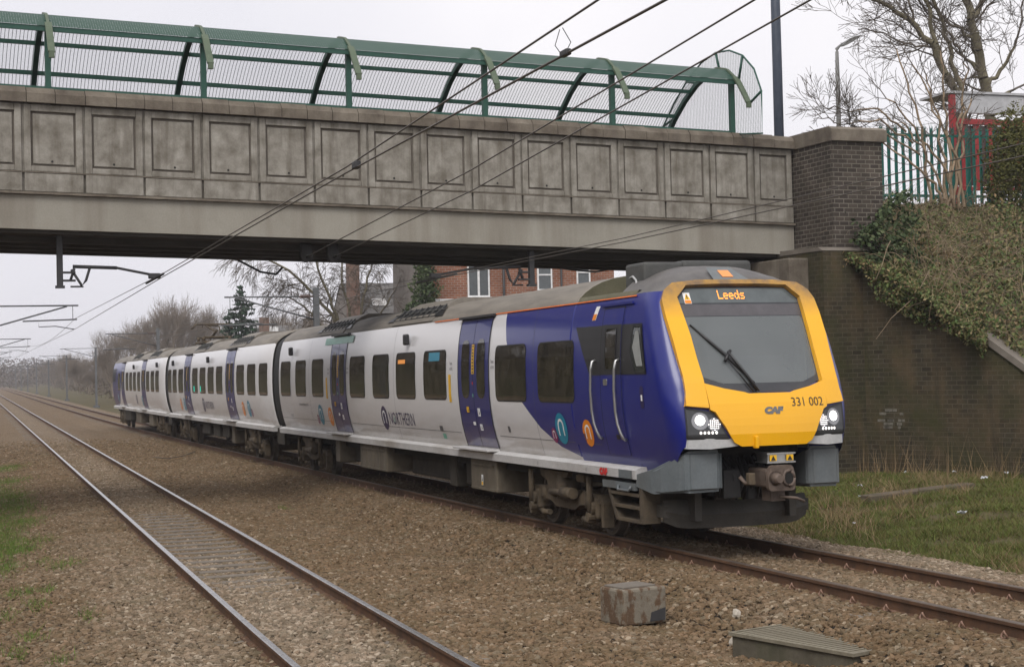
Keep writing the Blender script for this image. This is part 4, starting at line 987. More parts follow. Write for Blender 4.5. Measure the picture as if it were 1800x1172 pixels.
cab = mb.build('cab', [MT['blue'], MT['cowl']], car1)
# dome from the mask top to the roof
edge = rings[-1]; ne = len(edge)
def crown(x): return interp(abs(x), [(0, 3.845), (.40, 3.835), (.60, 3.795), (.80, 3.72), (.97, 3.63), (1.12, 3.50), (1.25, 3.40)])
dom = [edge]
for f, dy in ((.27, .09), (.52, .24), (.74, .44), (.90, .64), (.98, .82), (1., .98)):
    row = []
    for j, (x, y, z) in enumerate(edge):
        cz = max(z, crown(x)); yy = min(y+dy+.0, .5) if y+dy < .5 else max(y, .5); row.append((x*(1-.02*f), min(yy, .5) if y < .1 else y+.4*f, z+(cz-z)*f))
    dom.append(row)
dom.append([(x, max(y, .75), min(z, crown(x)) if abs(x) < 1.2 else z) for x, y, z in dom[-1]])
mb = loft(dom, lambda i, j: 0, False)
b_ = [p for p in dom[-1]]; mb.add(b_+[(p[0], p[1], 3.4) for p in b_], [(i, i+1, len(b_)+i+1, len(b_)+i) for i in range(len(b_)-1)])
mb.build('cab_roof', MT['cowl'], car1)
def mirr(p): return p+[(-a, h) for a, h in p[::-1]]
ym_o = [(1.172, 1.935), (1.165, 1.95), (1.13, 2.1), (1.128, 2.3), (1.142, 2.5), (1.164, 2.8), (1.173, 3.1), (1.163, 3.3), (1.09, 3.43), (.95, 3.52), (.6, 3.555), (.3, 3.56)]
ym_i = [(.86, 1.90), (.87, 2.25), (.885, 2.5), (.895, 2.8), (.915, 3.1), (.93, 3.33), (.76, 3.485), (.5, 3.495), (.3, 3.50)]
mask = ym_o+[(-a, h) for a, h in ym_o[::-1]]+ym_i and None
pl = []
def strip2(o, i_):
    """quads between two edges of equal count"""
    return [[o[k], o[k+1], i_[k+1], i_[k]] for k in range(len(o)-1)]
def resamp(p, n):
    d = [0]
    for a, b in zip(p[:-1], p[1:]): d.append(d[-1]+math.hypot(b[0]-a[0], b[1]-a[1]))
    return [(float(np.interp(t, d, [q[0] for q in p])), float(np.interp(t, d, [q[1] for q in p]))) for t in np.linspace(0, d[-1], n)]
def clean(o): return o
for sx in (-1, 1):
    poly = [(sx*a, h) for a, h in ym_o]+[(0, 3.56), (0, 3.50)]+[(sx*a, h) for a, h in ym_i[::-1]]
    front('yellow_mask', poly, MT['yellow'], car1, .075, .10)
low = [(.85, 1.875), (.87, 2.20), (.62, 2.125), (.36, 2.075), (.30, 2.055)]
lowb = [(.46, 1.42), (.56, 1.475), (.785, 1.84)]
poly = [(a, h) for a, h in lowb]+low+[(-a, h) for a, h in low[::-1]]+[(-a, h) for a, h in lowb[::-1]]
front('nose_panel', poly, MT['yellow'], car1, .080, .10)
scr = [(.90, 2.24), (.62, 2.14), (.30, 2.09)]
full = [(-a, h) for a, h in scr]+[(a, h) for a, h in scr[::-1]]+[(.955, 3.30), (.94, 3.345), (.765, 3.495), (-.765, 3.495), (-.94, 3.345), (-.955, 3.30)]
gl = [(-.85, 2.30), (-.59, 2.21), (.59, 2.21), (.85, 2.30), (.895, 3.09), (-.895, 3.09)]
ro, ri = resamp(full+[full[0]], 91), resamp(gl+[gl[0]], 91)
front('windscreen_border', strip2(ro, ri), MT['screen_dark'], car1, .006)
front('windscreen', rpoly(gl, .03, 3), MT['screen'], car1, .010)
mw = MT['screen']; tr = mw.n('ShaderNodeBsdfTransparent'); tr.inputs[0].default_value = (.75, .80, .82, 1); ms_ = mw.n('ShaderNodeMixShader'); ms_.inputs[0].default_value = .60
mw.nt.links.new(tr.outputs[0], ms_.inputs[1]); mw.nt.links.new(mw.b.outputs[0], ms_.inputs[2]); mw.nt.links.new(ms_.outputs[0], mw.nt.nodes['Material Output'].inputs['Surface'])
pg_ = plain('cab_lining', (.42, .43, .42), .8); pd_ = plain('cab_desk', (.05, .052, .056), .6)
mb = MB().box(-1.12, 1.12, .70, .74, 1.3, 3.42); mb.box(-1.14, -1.12, -.35, .74, 1.3, 3.3); mb.box(1.12, 1.14, -.35, .74, 1.3, 3.3); mb.box(-.42, .42, .66, .699, 1.4, 3.2)
mb.build('cab_lining', pg_, car1)
mb = MB().box(-.98, .98, -.62, -.25, 1.5, 2.20, bev=.05); mb.box(.1, .85, -.45, -.28, 2.20, 2.40, bev=.04); mb.box(-.75, -.35, -.40, -.28, 2.20, 2.33, bev=.03)
mb.build('driver_desk', pd_, car1)
mb = MB().box(.20, .68, .20, .34, 1.75, 2.62, bev=.08); mb.box(.30, .58, .21, .33, 2.64, 2.88, bev=.07); mb.box(.20, .68, -.15, .25, 1.65, 1.78, bev=.05)
mb.build('driver_seat', plain('seat_blue', (.04, .05, .09), .8), car1)
front('destination_glass', rpoly([(-.915, 3.275), (.915, 3.275), (.90, 3.33), (.75, 3.475), (-.75, 3.475), (-.90, 3.33)], .015, 2), MT['sign_glass'], car1, .010)
front('sun_visor', [(-.9, 3.10), (.9, 3.10), (.91, 3.255), (-.91, 3.255)], plain('visor_grey', (.085, .08, .085), .2), car1, .009)
# dot matrix destination
GL = {'L': '10000 10000 10000 10000 10000 10000 11111', 'e': '00000 00000 01110 10001 11111 10000 01110', 'd': '00001 00001 01101 10011 10001 10011 01101', 's': '00000 00000 01111 10000 01110 00001 11110'}
dots = []; px_ = .0215
for i, ch in enumerate('Leeds'):
    for rw, line in enumerate(GL[ch].split()):
        for cl, v in enumerate(line):
            if v == '1':
                a = -.295+(i*6+cl)*px_*.98*.66; h = 3.437-rw*px_*.80; e = px_*.33; dots.append([(a-e*.85, h-e), (a+e*.85, h-e), (a+e*.85, h+e), (a-e*.85, h+e)])
front('destination_text', dots, MT['led'], car1, .014)
front('overhead_warning', [(-.815, 3.265), (-.715, 3.265), (-.715, 3.415), (-.815, 3.415)], MT['whitev'], car1, .014)
front('overhead_warning_mark', [[(-.808, 3.32), (-.722, 3.32), (-.765, 3.405)]], MT['yellowv'], car1, .017)
front('overhead_warning_mark', [[(-.773, 3.33), (-.757, 3.33), (-.757, 3.38), (-.770, 3.38)]], MT['black'], car1, .019)
front('overhead_warning_mark', [[(-.81, 3.27), (-.72, 3.27), (-.72, 3.312), (-.81, 3.312)]], MT['orangev'], car1, .017)
# wiper
def fp(a, h, o): n_ = fn_(a, h); return ((a+n_.x*o)*.975, F(a, h)+n_.y*o, h+n_.z*o)
mb = MB(); mb.tube([fp(-.13, 2.09, .03), fp(-.26, 2.30, .06), fp(-.40, 2.54, .07), fp(-.43, 2.60, .06)], [.022, .02, .017, .015], 8)
mb.tube([fp(-.20, 2.09, .03), fp(-.34, 2.30, .05), fp(-.49, 2.54, .055)], .010, 6)
mb.tube([fp(-.84, 2.98, .02), fp(-.64, 2.76, .03), fp(-.45, 2.56, .035), fp(-.16, 2.20, .03)], [.012, .02, .022, .014], 8)
mb.tube([fp(-.50, 2.48, .05), fp(-.38, 2.62, .05)], .022, 6); mb.tube([fp(-.14, 2.06, 0), fp(-.14, 2.09, .05)], .03, 8)
mb.build('wiper', MT['black'], car1)
front('number_text', [[(0, 1.9), (.001, 1.9), (0, 1.901)]], MT['black'], car1, .046).name = 'tmp'; bpy.data.objects.remove(bpy.data.objects['tmp'])
text('unit_number', '331 002', .145, MT['black'], car1, lambda x, y: fp(.28+x, 1.885+y, .084), 1.08)
text('maker_emblem', 'CAF', .10, plain('emblem_grey', (.13, .13, .13), .4), car1, lambda x, y: fp(-.13+x, 1.808+y, .084), 1.35, .25, .010)
# top marker lamp in the dome
for nm, pts, mt, lift in (('marker_lamp_glass', [(-.30, .0), (.24, .0), (.10, 1.), (-.26, 1.)], 'sign_glass', .012), ('marker_lamp_bulb', [(-.13, .25), (.03, .25), (.03, .75), (-.13, .75)], 'ledw', .018)):
    vs = []
    for a, q in pts:
        y = -.50+.33*q+.02; z = 3.575+.175*q+.02*q
        vs.append((a, y-lift*.8, z+lift))
    MB().add(vs, [(0, 1, 2, 3)]).build(nm, MT[mt], car1)
# headlights
for sx in (-1, 1):
    S_ = lambda L_: [(sx*a, h) for a, h in L_]
    hl = front('headlight', S_([(1.165, 1.53), (1.172, 1.92), (.80, 1.84), (.61, 1.52)]), MT['lens'], car1, .02)
    front('headlight_bezel', stroke(S_([(1.163, 1.535), (1.168, 1.915), (.81, 1.836), (.625, 1.525), (1.163, 1.535)]), .03), MT['black'], car1, .024)
    def circ(a, h, r_, n=20): return S_([(a+r_*math.cos(2*math.pi*i/n), h+r_*math.sin(2*math.pi*i/n)) for i in range(n)])
    front('reflector', circ(.985, 1.745, .11), MT['reflector'], car1, .026); front('headlamp', circ(.985, 1.755, .062), MT['lamp'], car1, .030)
    cl = []
    for i in range(-3, 4):
        for j in range(-3, 4):
            if i*i+j*j <= 9.5: cl.append(circ(.805+i*.024, 1.70+j*.024, .007, 6))
    front('reflector', circ(.805, 1.70, .085), MT['reflector'], car1, .026); front('fog_lamp', cl, MT['lampw'], car1, .030)
    front('marker_lamp', [circ(.985-i*.05, 1.60, .015, 8) for i in range(5)], MT['lampw'], car1, .028)
# silver trim under the headlights, wrapping to the side
for sx in (-1, 1):
    pts = [(.50, F(.5, 1.42)-.03), (.85, F(.85, 1.42)-.035), (1.12, F(1.12, 1.42)-.03), (1.19, -1.12), (1.20, -1.02)]
    ths = [(1.42, 1.51), (1.39, 1.525), (1.40, 1.525), (1.41, 1.52), (1.43, 1.50)]
    vs = []
    for (a, y), (z0, z1) in zip(pts, ths): vs += [(sx*a, y, z0), (sx*a, y, z1), (sx*(a-.12), y+.12, z1), (sx*(a-.12), y+.12, z0)]
    k = len(pts); MB().add(vs, [(i*4+j, i*4+(j+1) % 4, (i+1)*4+(j+1) % 4, (i+1)*4+j) for i in range(k-1) for j in range(4)]+[(0, 1, 2, 3), (4*k-1, 4*k-2, 4*k-3, 4*k-4)]).build('bumper_trim', MT['silver'], car1)
# grey skirts
for sx in (-1, 1):
    plan = [(1.285, .02), (1.285, -.45), (1.26, -.72), (1.15, -1.10), (1.10, -1.19), (.66, -1.23), (.62, -1.20), (.62, -.15)]
    zt_ = [1.02, 1.10, 1.19, 1.36, 1.37, 1.37, 1.37, 1.0]; zb_ = [.86, .80, .78, .82, .84, .84, .84, .80]
    bm = bmesh.new(); k = len(plan)
    lo = [bm.verts.new((sx*a, y, z)) for (a, y), z in zip(plan, zb_)]; hi = [bm.verts.new((sx*a, y, z)) for (a, y), z in zip(plan, zt_)]
    bm.faces.new(lo); bm.faces.new(hi[::-1])
    for i in range(k): bm.faces.new((lo[i], lo[(i+1) % k], hi[(i+1) % k], hi[i]))
    bmesh.ops.recalc_face_normals(bm, faces=bm.faces[:])
    bmesh.ops.bevel(bm, geom=[e for e in bm.edges if (abs(e.verts[0].co.y+1.2) < .14 or abs(e.verts[1].co.y+1.2) < .14)], offset=.045, segments=3, affect='EDGES')
    me = bpy.data.meshes.new('skirt'); bm.to_mesh(me); bm.free(); me.materials.append(MT['skirt'].m); boxuv(me); link('skirt', me, car1)
    MB().box(sx*1.0-.30, sx*1.0+.30, .05, 1.15, .80, .898).build('skirt_plate', MT['skirt'], car1)
MB().add([(-1.312, .10, .958), (-1.312, .55, .958), (-1.312, .55, 1.07), (-1.312, .10, 1.07)], [(0, 1, 2, 3)]).build('jacking_point', MT['skirt'], car1)
MB().tube([(-1.32, .12, .86), (-1.345, .14, .80), (-1.345, .51, .80), (-1.32, .53, .86)], .018, 6).build('grab_handle', MT['skirt'], car1)
# cab steps
mb = MB()
mb.prism([(1.10, .90), (1.02, .90), (.64, .37), (.74, .37)], -1.28, -1.02, 'x'); mb.box(-1.28, -1.02, -.16, -.06, .37, .90); mb.box(-1.06, -1.02, -.05, .64, .37, .56)
for z, y1 in ((.39, .68), (.57, .80), (.74, .93)): mb.box(-1.29, -1.02, -.06, y1, z-.02, z+.02)
mb.build('cab_steps', MT['bogie'], car1)
# coupler and bay
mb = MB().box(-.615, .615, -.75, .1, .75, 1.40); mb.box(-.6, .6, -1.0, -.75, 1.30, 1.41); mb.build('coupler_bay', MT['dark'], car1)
mb = MB()
for i in range(9):
    x = -.5+.11*i; mb.tube([(x, -.76, 1.25), (x+random.uniform(-.05, .05), -.92-random.uniform(0, .15), 1.0+random.uniform(-.1, .1)), (x+random.uniform(-.1, .1), -.8, .70)], .022, 6)
mb.box(-.5, -.25, -1.0, -.7, .72, 1.1, bev=.02); mb.box(-.12, -.02, -.95, -.7, .7, 1.15)
mb.build('air_hose', MT['rubber'], car1)
CX, CZ = .02, 1.00
mb = MB().prism(rpoly([(CX-.185, CZ-.16), (CX+.185, CZ-.16), (CX+.20, CZ), (CX+.16, CZ+.165), (CX-.16, CZ+.165), (CX-.20, CZ)], .05), -1.60, -1.53, 'y')
mb.tube([(CX, -1.53, CZ), (CX, -.7, CZ+.02)], .10, 14); mb.tube([(CX-.09, -1.60, CZ), (CX-.09, -1.72, CZ)], [.085, .05], 16); mb.tube([(CX-.09, -1.5, CZ), (CX-.09, -1.60, CZ)], .10, 16)
mb.tube([(CX+.095+.08*math.cos(t*.5236), -1.608, CZ+.10*math.sin(t*.5236)) for t in range(13)], .02, 8)
mb.box(CX-.17, CX+.17, -1.50, -1.0, CZ-.12, CZ+.12, bev=.03); mb.box(CX-.08, CX+.12, -1.45, -1.2, .70, CZ-.13)
mb.tube([(-.28, -1.3, .93), (-.38, -1.35, .94), (-.42, -1.3, 1.02)], .028, 8); mb.tube([(CX+.02, -1.5, .76), (CX+.2, -1.6, .74), (CX+.34, -1.55, .69)], .02, 8)
cp = mb.build('coupler', weathered('coupler_steel', (.10, .075, .06), (.17, .13, .105), 8, rough=.6), car1)
MB().disc((CX+.095, -1.604, CZ), .07, (0, 1, 0), .02, 20).build('coupler_cone', MT['dark'], car1)
mb = MB().box(-.10, .28, -1.46, -1.16, 1.195, 1.31, bev=.015); mb.box(-.115, .295, -1.475, -1.15, 1.185, 1.205); mb.box(-.115, .295, -1.475, -1.15, 1.298, 1.318)
eb = mb.build('coupler_electrical_head', MT['steel'], car1)
mb = MB()
for a in (-.03, .21): mb.add([(a-.05, -1.478, 1.215), (a+.05, -1.478, 1.215), (a+.05, -1.478, 1.29), (a-.05, -1.478, 1.29)], [(0, 1, 2, 3)])
mb.build('warning_label', MT['yellowv'], car1)
mb = MB()
for a in (-.03, .21): mb.add([(a-.035, -1.481, 1.222), (a+.035, -1.481, 1.222), (a, -1.481, 1.283)], [(0, 1, 2)])
mb.build('warning_mark', MT['black'], car1)
MB().box(-.36, -.27, -1.44, -1.34, .92, 1.07, bev=.01).build('coupler_valve', MT['bogie'], car1)
mb = MB().box(-.305, -.255, F(-.28, 1.48)-.13, F(-.28, 1.48)-.03, 1.385, 1.545, bev=.015); mb.build('lifting_bracket', MT['yellow'], car1)
# plough
mb = MB(); pts = []; n_ = 14; vs = []
for i in range(n_+1):
    a = -1.06+2.12*i/n_; y = -.36-.20*(1-(a/1.06)**2); zb = .31+ (.09*(max(0, abs(a)-.86)/.20)); zt_ = .67+.02*abs(a)
    vs += [(a, y, zb), (a, y-.05, (zb+zt_)/2), (a, y+.03, zt_), (a, y+.06, zt_), (a, y+.05, zb)]
k = 5; mb.add(vs, [(i*k+j, i*k+(j+1) % k, (i+1)*k+(j+1) % k, (i+1)*k+j) for i in range(n_) for j in range(k)]+[tuple(range(k)), tuple(range(n_*k, n_*k+k))[::-1]])
for sx in (-1, 1): mb.box(sx*.7-.05, sx*.7+.05, -.65, .6, .42, .85); mb.box(sx*1.02-.06, sx*1.02+.06, -.40, -.1, .46, .62)
mb.build('obstacle_deflector', MT['plough'], car1)
# underframe equipment, car 1
case(car1, 5.95, 7.35, .40, seams=0); case(car1, 7.45, 8.3, .42, -1.0, 1.0, mat='under'); case(car1, 8.6, 9.0, .35, -1.1, -.8, mat='under'); case(car1, 9.2, 12.4, .40, -.85, 1.1, mat='under')
case(car1, 13.06, 15.3, .40, seams=3); case(car1, 17.35, 17.75, .42, -1.2, 1.2); case(car1, 15.6, 17.0, .45, -.9, 1.0, mat='under')
side_lbl = MB().add([(-1.237, 6.62, .50), (-1.237, 6.72, .50), (-1.237, 6.72, .68), (-1.237, 6.62, .68)], [(0, 1, 2, 3)]).build('case_label', MT['whitev'], car1)
MB().add([(-1.239, 6.63, .505), (-1.239, 6.71, .505), (-1.239, 6.71, .56), (-1.239, 6.63, .56)], [(0, 1, 2, 3)]).build('case_label_mark', MT['yellowv'], car1)
MB().add([(-1.239, 6.645, .57), (-1.239, 6.695, .57), (-1.239, 6.67, .65)], [(0, 1, 2)]).build('case_label_mark', MT['black'], car1)
bogie(3.25, M1, 2.4); bogie(20.9, M1, 2.4)
# ---- middle car
M2 = CM[1]
car2 = body(.58, 23.12, MT['white'], train, M2)
sill(car2, .5, 23.2)
for a, b in ((1.15, 2.45), (3.05, 4.4), (4.98, 6.32), (9.1, 10.4), (10.95, 12.28), (12.8, 14.15), (14.7, 16.05), (18.55, 19.85), (20.4, 21.55), (22.0, 23.0)): window(car2, a, b)
door(car2, 6.8, 8.4); door(car2, 16.6, 18.2)
sidetext('lettering', 'NORTHERN', .36, 13.3, 1.43, MT['navy'], car2, sx=.98); roundel(13.65, 1.55, .25, 'navy', car2)
roundel(4.5, 1.54, .25, 'teal', car2); roundel(5.5, 1.52, .225, 'orangev', car2); roundel(4.1, 1.42, .12, 'magenta', car2)
roundel(18.6, 1.52, .25, 'teal', car2); roundel(19.6, 1.50, .225, 'orangev', car2)
for a in (12.0, 21.2): MB().box(-1.40, -1.30, a-.09, a+.09, 3.02, 3.24, bev=.03).build('side_camera', MT['black'], car2)
for a, h in ((13.95, 2.12), (15.55, 2.12)): side('painted_reflection', [(a-.06, h-.1), (a+.06, h-.1), (a+.06, h+.1), (a-.06, h+.1)], MT['cyan'], car2, .010)  # glowing patches imitating a reflection in the glass
hvac(car2, 5.2, 8.6); hvac(car2, 13.5, 16.5)
for a, b, h in ((8.2, 8.75, .35), (9.3, 10.6, .5), (11.2, 12.6, .48), (13.4, 15.2, .5)): case(car2, a, b, h, -1.1, 1.1, mat='box' if b-a < 1 else 'under')
bogie(4.6, M2); bogie(19.4, M2)
# pantograph on the middle car
pan = None
PZ, PY = 3.84, 19.2
mb = MB().box(-.6, .6, PY-.9, PY+.9, PZ, PZ+.10, bev=.02)
for sx in (-1, 1):
    for sy in (-1, 1): mb.tube([(sx*.5, PY+sy*.7, PZ+.1), (sx*.5, PY+sy*.7, PZ+.28)], .06, 8)
mb.tube([(-.5, PY-.7, PZ+.25), (.5, PY-.7, PZ+.25)], .035, 6); mb.tube([(-.5, PY+.7, PZ+.25), (.5, PY+.7, PZ+.25)], .035, 6)
mb.tube([(0, PY+.7, PZ+.25), (0, PY-.75, PZ+.50)], .05, 8); mb.tube([(-.12, PY-.75, PZ+.50), (-.25, PY+.45, PZ+.72)], .03, 6); mb.tube([(.12, PY-.75, PZ+.50), (.25, PY+.45, PZ+.72)], .03, 6)
pan = mb.build('pantograph', MT['bogie'], car2)
mb = MB()
for dy in (-.18, .18): mb.tube([(-.80, PY+.45+dy, PZ+.60), (-.62, PY+.45+dy, PZ+.78), (.62, PY+.45+dy, PZ+.78), (.80, PY+.45+dy, PZ+.60)], .03, 6)
for x in (-.4, .4): mb.tube([(x, PY+.27, PZ+.77), (x, PY+.63, PZ+.77)], .02, 5); mb.tube([(x, PY+.3, PZ+.76), (x, PY+.3, PZ+.64)], .015, 5)
mb.tube([(-.25, PY+.45, PZ+.72), (.25, PY+.45, PZ+.72)], .025, 6)
# collector head belongs to the pantograph but the tree is three deep, so it is a sibling
mb.build('pantograph_head', MT['bogie'], car2)
# ---- rear car (mirrored layout)
M3 = CM[2]; LC = 24.03
yf3 = lambda q: LC-q
car3 = body(.55, 24.0, MT['livery3'], train, M3)
sill(car3, .5, 23.9)
for a, b in ((7.2, 8.45), (9.0, 10.3), (10.8, 12.1), (12.75, 14.0), (16.55, 17.8), (18.45, 19.7), (20.2, 21.45)): window(car3, a, b, yfn=yf3)
door(car3, 4.85, 6.4, yf3, False); door(car3, 14.65, 16.2, yf3, False)
window(car3, 2.9, 4.2, yfn=yf3)
roundel(11.9, 1.55, .25, 'navy', car3, yf3); roundel(15.3, 1.5, .225, 'orangev', car3, yf3); roundel(14.4, 1.5, .25, 'teal', car3, yf3); roundel(2.7, 1.55, .25, 'teal', car3, yf3)
side('cab_window_surround', rpoly([(2.07, 3.12), (.05, 3.10), (.02, 2.41), (1.50, 2.41)], .02, 2), MT['black'], car3, .009, yfn=yf3)
for a in (12.6, 3.0): MB().box(-1.40, -1.30, a-.09, a+.09, 3.02, 3.24, bev=.03).build('side_camera', MT['black'], car3)
# tail: tapering rings
rg = []
for t, sc, dz in ((0, 1., 0), (.35, .985, 0), (.75, .95, 0), (1.05, .90, -.02), (1.25, .80, -.05)):
    rg.append([(x*sc, LC-.03+t, (z-1.06)*(1-(1-sc)*1.1)+1.06) for x, _, z in ring(0)])
mb = loft(rg, lambda i, j: 0); mb.f.append(list(range(4*len(rg[0]), 5*len(rg[0])))); mb.m.append(0); mb.sm.append(False)
mb.build('tail', MT['blue'], car3)
hvac(car3, 4.5, 7.6); hvac(car3, 12, 15)
case(car3, 5.9, 7.4, .40); case(car3, 11, 13, .42, mat='box'); case(car3, 15.5, 18.2, .45, mat='under'); case(car3, 18.6, 19, .4)
bogie(3.6, M3); bogie(20.4, M3)
# gangway bellows between the cars
for ci, M in ((0, M1), (1, M2)):
    y0, y1 = (23.80, 24.92) if ci == 0 else (23.10, 24.22)
    rg = [ring(y, False, .95 if i % 2 else .915) for i, y in enumerate(np.linspace(y0, y1, 9))]
    mb = loft(rg, lambda i, j: 0); o = mb.build('gangway', MT['rubber'], train); put(o, M)
    MB().box(-.5, .5, y0-.2, y1+.2, .55, .95).build('drawbar', MT['dark'], o)
    MB().box(-1.18, -1.0, y0+.05, y1-.05, .62, 1.06).build('jumper_box', MT['under'], o)

# ------------------------------------------------------------------ overhead line
def wire(name, pts, r, label, mat='wire', n=6):
    mb = MB().tube(pts, r, n); return tag(mb.build(name, MT[mat]), label, 'wire', 'overhead wires')
def sag(x, ys, zs, sg, step=5):
    out = []
    for (y0, z0), (y1, z1) in zip(zip(ys[:-1], zs[:-1]), zip(ys[1:], zs[1:])):
        n = max(2, int(abs(y1-y0)/step))
        for i in range(n):
            t = i/n; out.append((x(y0+(y1-y0)*t), y0+(y1-y0)*t, z0+(z1-z0)*t-sg*4*t*(1-t)*(abs(y1-y0)/50)**2))
    out.append((x(ys[-1]), ys[-1], zs[-1])); return out
MY = [59.6, 110, 165, 218, 271, 324, 377, 430, 483]
nx = lambda y: 3.5
Y1 = [-6, 7.7, 15.4, 31.1, 59.6, 110, 165, 218, 271, 324, 377, 430]
wire('contact_wire', sag(nx, Y1, [4.70, 4.625, 4.645, 4.60, 4.43, 4.45, 4.42, 4.4, 4.4, 4.4, 4.4, 4.4], 0), .0085, 'lower wire over the empty track, running to the top edge right of the clip')
cat1 = sag(nx, Y1, [5.25, 4.86, 4.70, 4.66, 4.80, 4.82, 4.85, 4.85, 4.85, 4.85, 4.85, 4.85], .0) 
def dip(pts, sg):
    out = []
    for x, y, z in pts:
        if y > 59.6:
            for a, b in zip(MY[:-1], MY[1:]):
                if a <= y <= b: t = (y-a)/(b-a); z -= sg*4*t*(1-t)
        out.append((x, y, z))
    return out
wire('catenary_wire', dip(cat1, .34), .0075, 'upper wire over the empty track, holding the hanging clip')
def dropper(pts, label=None):
    mb = MB()
    for x, y, z0, z1 in pts: mb.tube([(x, y, z0), (x, y, z1)], .006, 4)
    return mb
mb = MB().tube([(3.5, 9.35, 4.80), (3.47, 9.36, 4.70), (3.5, 9.33, 4.64)], .003, 5); mb.tube([(3.5, 9.30, 4.80), (3.53, 9.24, 4.70), (3.5, 9.25, 4.64)], .003, 5); mb.box(3.48, 3.52, 9.2, 9.32, 4.615, 4.655, bev=.008)
tag(mb.build('dropper_clip', MT['dark_steel']), 'small dark clip hanging between the two upper wires', 'wire clip')
mb = MB().box(3.47, 3.53, 14.9, 15.05, 4.63, 4.70, bev=.01); tag(mb.build('wire_clamp', MT['dark_steel']), 'small clamp joining two wires in front of the bridge panels', 'wire clip')
wire('feeder_wire', [(6.63, 33, 5.10), (6.5, 20.9, 5.41), (6.5, 12.5, 5.85), (6.5, -4, 6.75)], .0095, 'left of two thick parallel cables leaving the bridge underside')
wire('feeder_wire', [(7.2, 33, 5.10), (7.1, 22.8, 5.35), (7.1, 12.6, 5.90), (7.1, -4, 6.75)], .0095, 'right of two thick parallel cables leaving the bridge underside')
ct = lambda y: float(tx(y))-.05+.02
Y2 = [-6, 13.65, 23, 31.9, 59.6, 110, 165, 218, 271, 324]
wire('contact_wire', sag(ct, Y2, [4.74, 4.655, 4.60, 4.62, 4.52, 4.48, 4.45, 4.4, 4.4, 4.4], 0), .008, 'lower wire over the train, crossing the brick pier')
wire('catenary_wire', dip(sag(ct, Y2, [5.0, 4.775, 4.66, 4.67, 5.0, 4.9, 4.9, 4.85, 4.85, 4.85], 0), .3), .007, 'upper wire over the train, crossing the brick pier')
def mast(y, x, side_, label, detail):
    z0 = float(gz(x, y))-.1; h = 5.85 if y < 130 else 5.6
    t = thing('overhead_line_mast', (x, y, 0), 0, label, 'mast', 'overhead line masts')
    mb = MB().box(-.10, .10, -.11, -.085, z0, h); mb.box(-.10, .10, .085, .11, z0, h); mb.box(-.02, .02, -.085, .085, z0, h)
    mb.box(-.3, .3, -.3, .3, z0-.2, z0+.25)
    mb.build('mast', MT['mast'], t)
    L_ = abs((ct(y) if side_ < 0 else 3.5)-x); s_ = side_; zt_ = 5.52 if side_ < 0 else 5.29
    mb = MB().tube([(s_*.1, 0, zt_), (s_*(L_+.15), 0, zt_)], .033, 6); mb.tube([(s_*.1, 0, zt_-.85), (s_*(L_-.25), 0, zt_-.03)], .033, 6)
    mb.tube([(s_*(L_*.45), 0, zt_-.55), (s_*(L_+.1), .02, zt_-.50)] if side_ > 0 else [(s_*.45*L_, 0, zt_-1.02), (s_*(L_+.3), 0, zt_-1.04)], .03, 6)
    mb.tube([(s_*(L_-.05), 0, zt_), (s_*(L_-.05), 0, zt_-.5)], .012, 5)
    zc = 4.43; mb.tube([(s_*L_*.62, 0, zt_-.52 if side_ > 0 else zt_-1.02), (s_*L_*.62, 0, zc+.10), (s_*L_*.8, 0, zc+.12), (s_*L_, 0, zc)], .018, 5)
    mb.build('cantilever', MT['mast'], t)
    if detail:
        mb = MB()
        for k in range(7): mb.disc((s_*(.28+.05*k), 0, zt_), .085, (1, 0, 0), .02, 12)
        mb.tube([(s_*.1, 0, zt_), (s_*.65, 0, zt_)], .035, 8); mb.build('insulator', MT['insul'], t)
    return t
od = ['nearest', 'second', 'third', 'fourth', 'fifth', 'sixth', 'seventh', 'eighth', 'ninth']
for i, y in enumerate(MY):
    mast(y, float(tx(y))+3.25, -1, ['grey mast with a ribbed insulator, in front of the birch beyond the train', 'grey mast rising above the roof of the rear carriage', 'nearest mast standing clear of the train tail on the right of the line'][i] if i < 3 else 'hazy mast right of the line, %s in the row beyond the train tail' % od[i-2], i < 2)
for i, y in enumerate(MY[:6]):
    mast(y+.5, .25, 1, 'overhead line arm from the left edge, %s beyond the bridge' % od[i], False)
# supports hanging under the bridge
def hanger(x, y, s_, xa, za, label):
    t = thing('wire_support', (x, y, 0), 0, label, 'wire support', 'wire supports under the bridge')
    top_ = 5.17+(-.025)*(x-17.9)-.06
    mb = MB().box(-.06, .06, -.06, .06, 4.50, top_, bev=.01); mb.box(-.09, .09, -.09, .09, 4.47, 4.52); mb.build('drop_post', MT['dark_steel'], t)
    mb = MB()
    for z in (4.62, 4.78): mb.box(min(0, s_*.30), max(0, s_*.30), -.05, .05, z-.02, z+.02)
    mb.tube([(s_*.2, 0, 4.62), (s_*.28, 0, 4.86)], .03, 6); mb.tube([(s_*.22, 0, 4.84), (s_*.42, 0, 4.52), (s_*.5, 0, 4.62), (s_*.58, 0, 4.88)], .03, 6); mb.tube([(s_*.2, 0, 4.5), (s_*.45, 0, 4.5)], .02, 6)
    mb.build('bracket', MT['dark_steel'], t)
    L_ = abs(xa-x); mb = MB().tube([(s_*.25, 0, 4.90), (s_*L_*.6, 0, 4.87)], .035, 8); mb.tube([(s_*L_*.6, 0, 4.87), (s_*L_, 0, za+.10)], .026, 8); mb.box(min(s_*(L_-.12), s_*(L_+.12)), max(s_*(L_-.12), s_*(L_+.12)), -.07, .07, za+.03, za+.14, bev=.02)
    mb.tube([(s_*L_, -1.6, za+.03), (s_*L_, 1.6, za+.03)], .025, 6); mb.build('steady_arm', MT['dark_steel'], t)
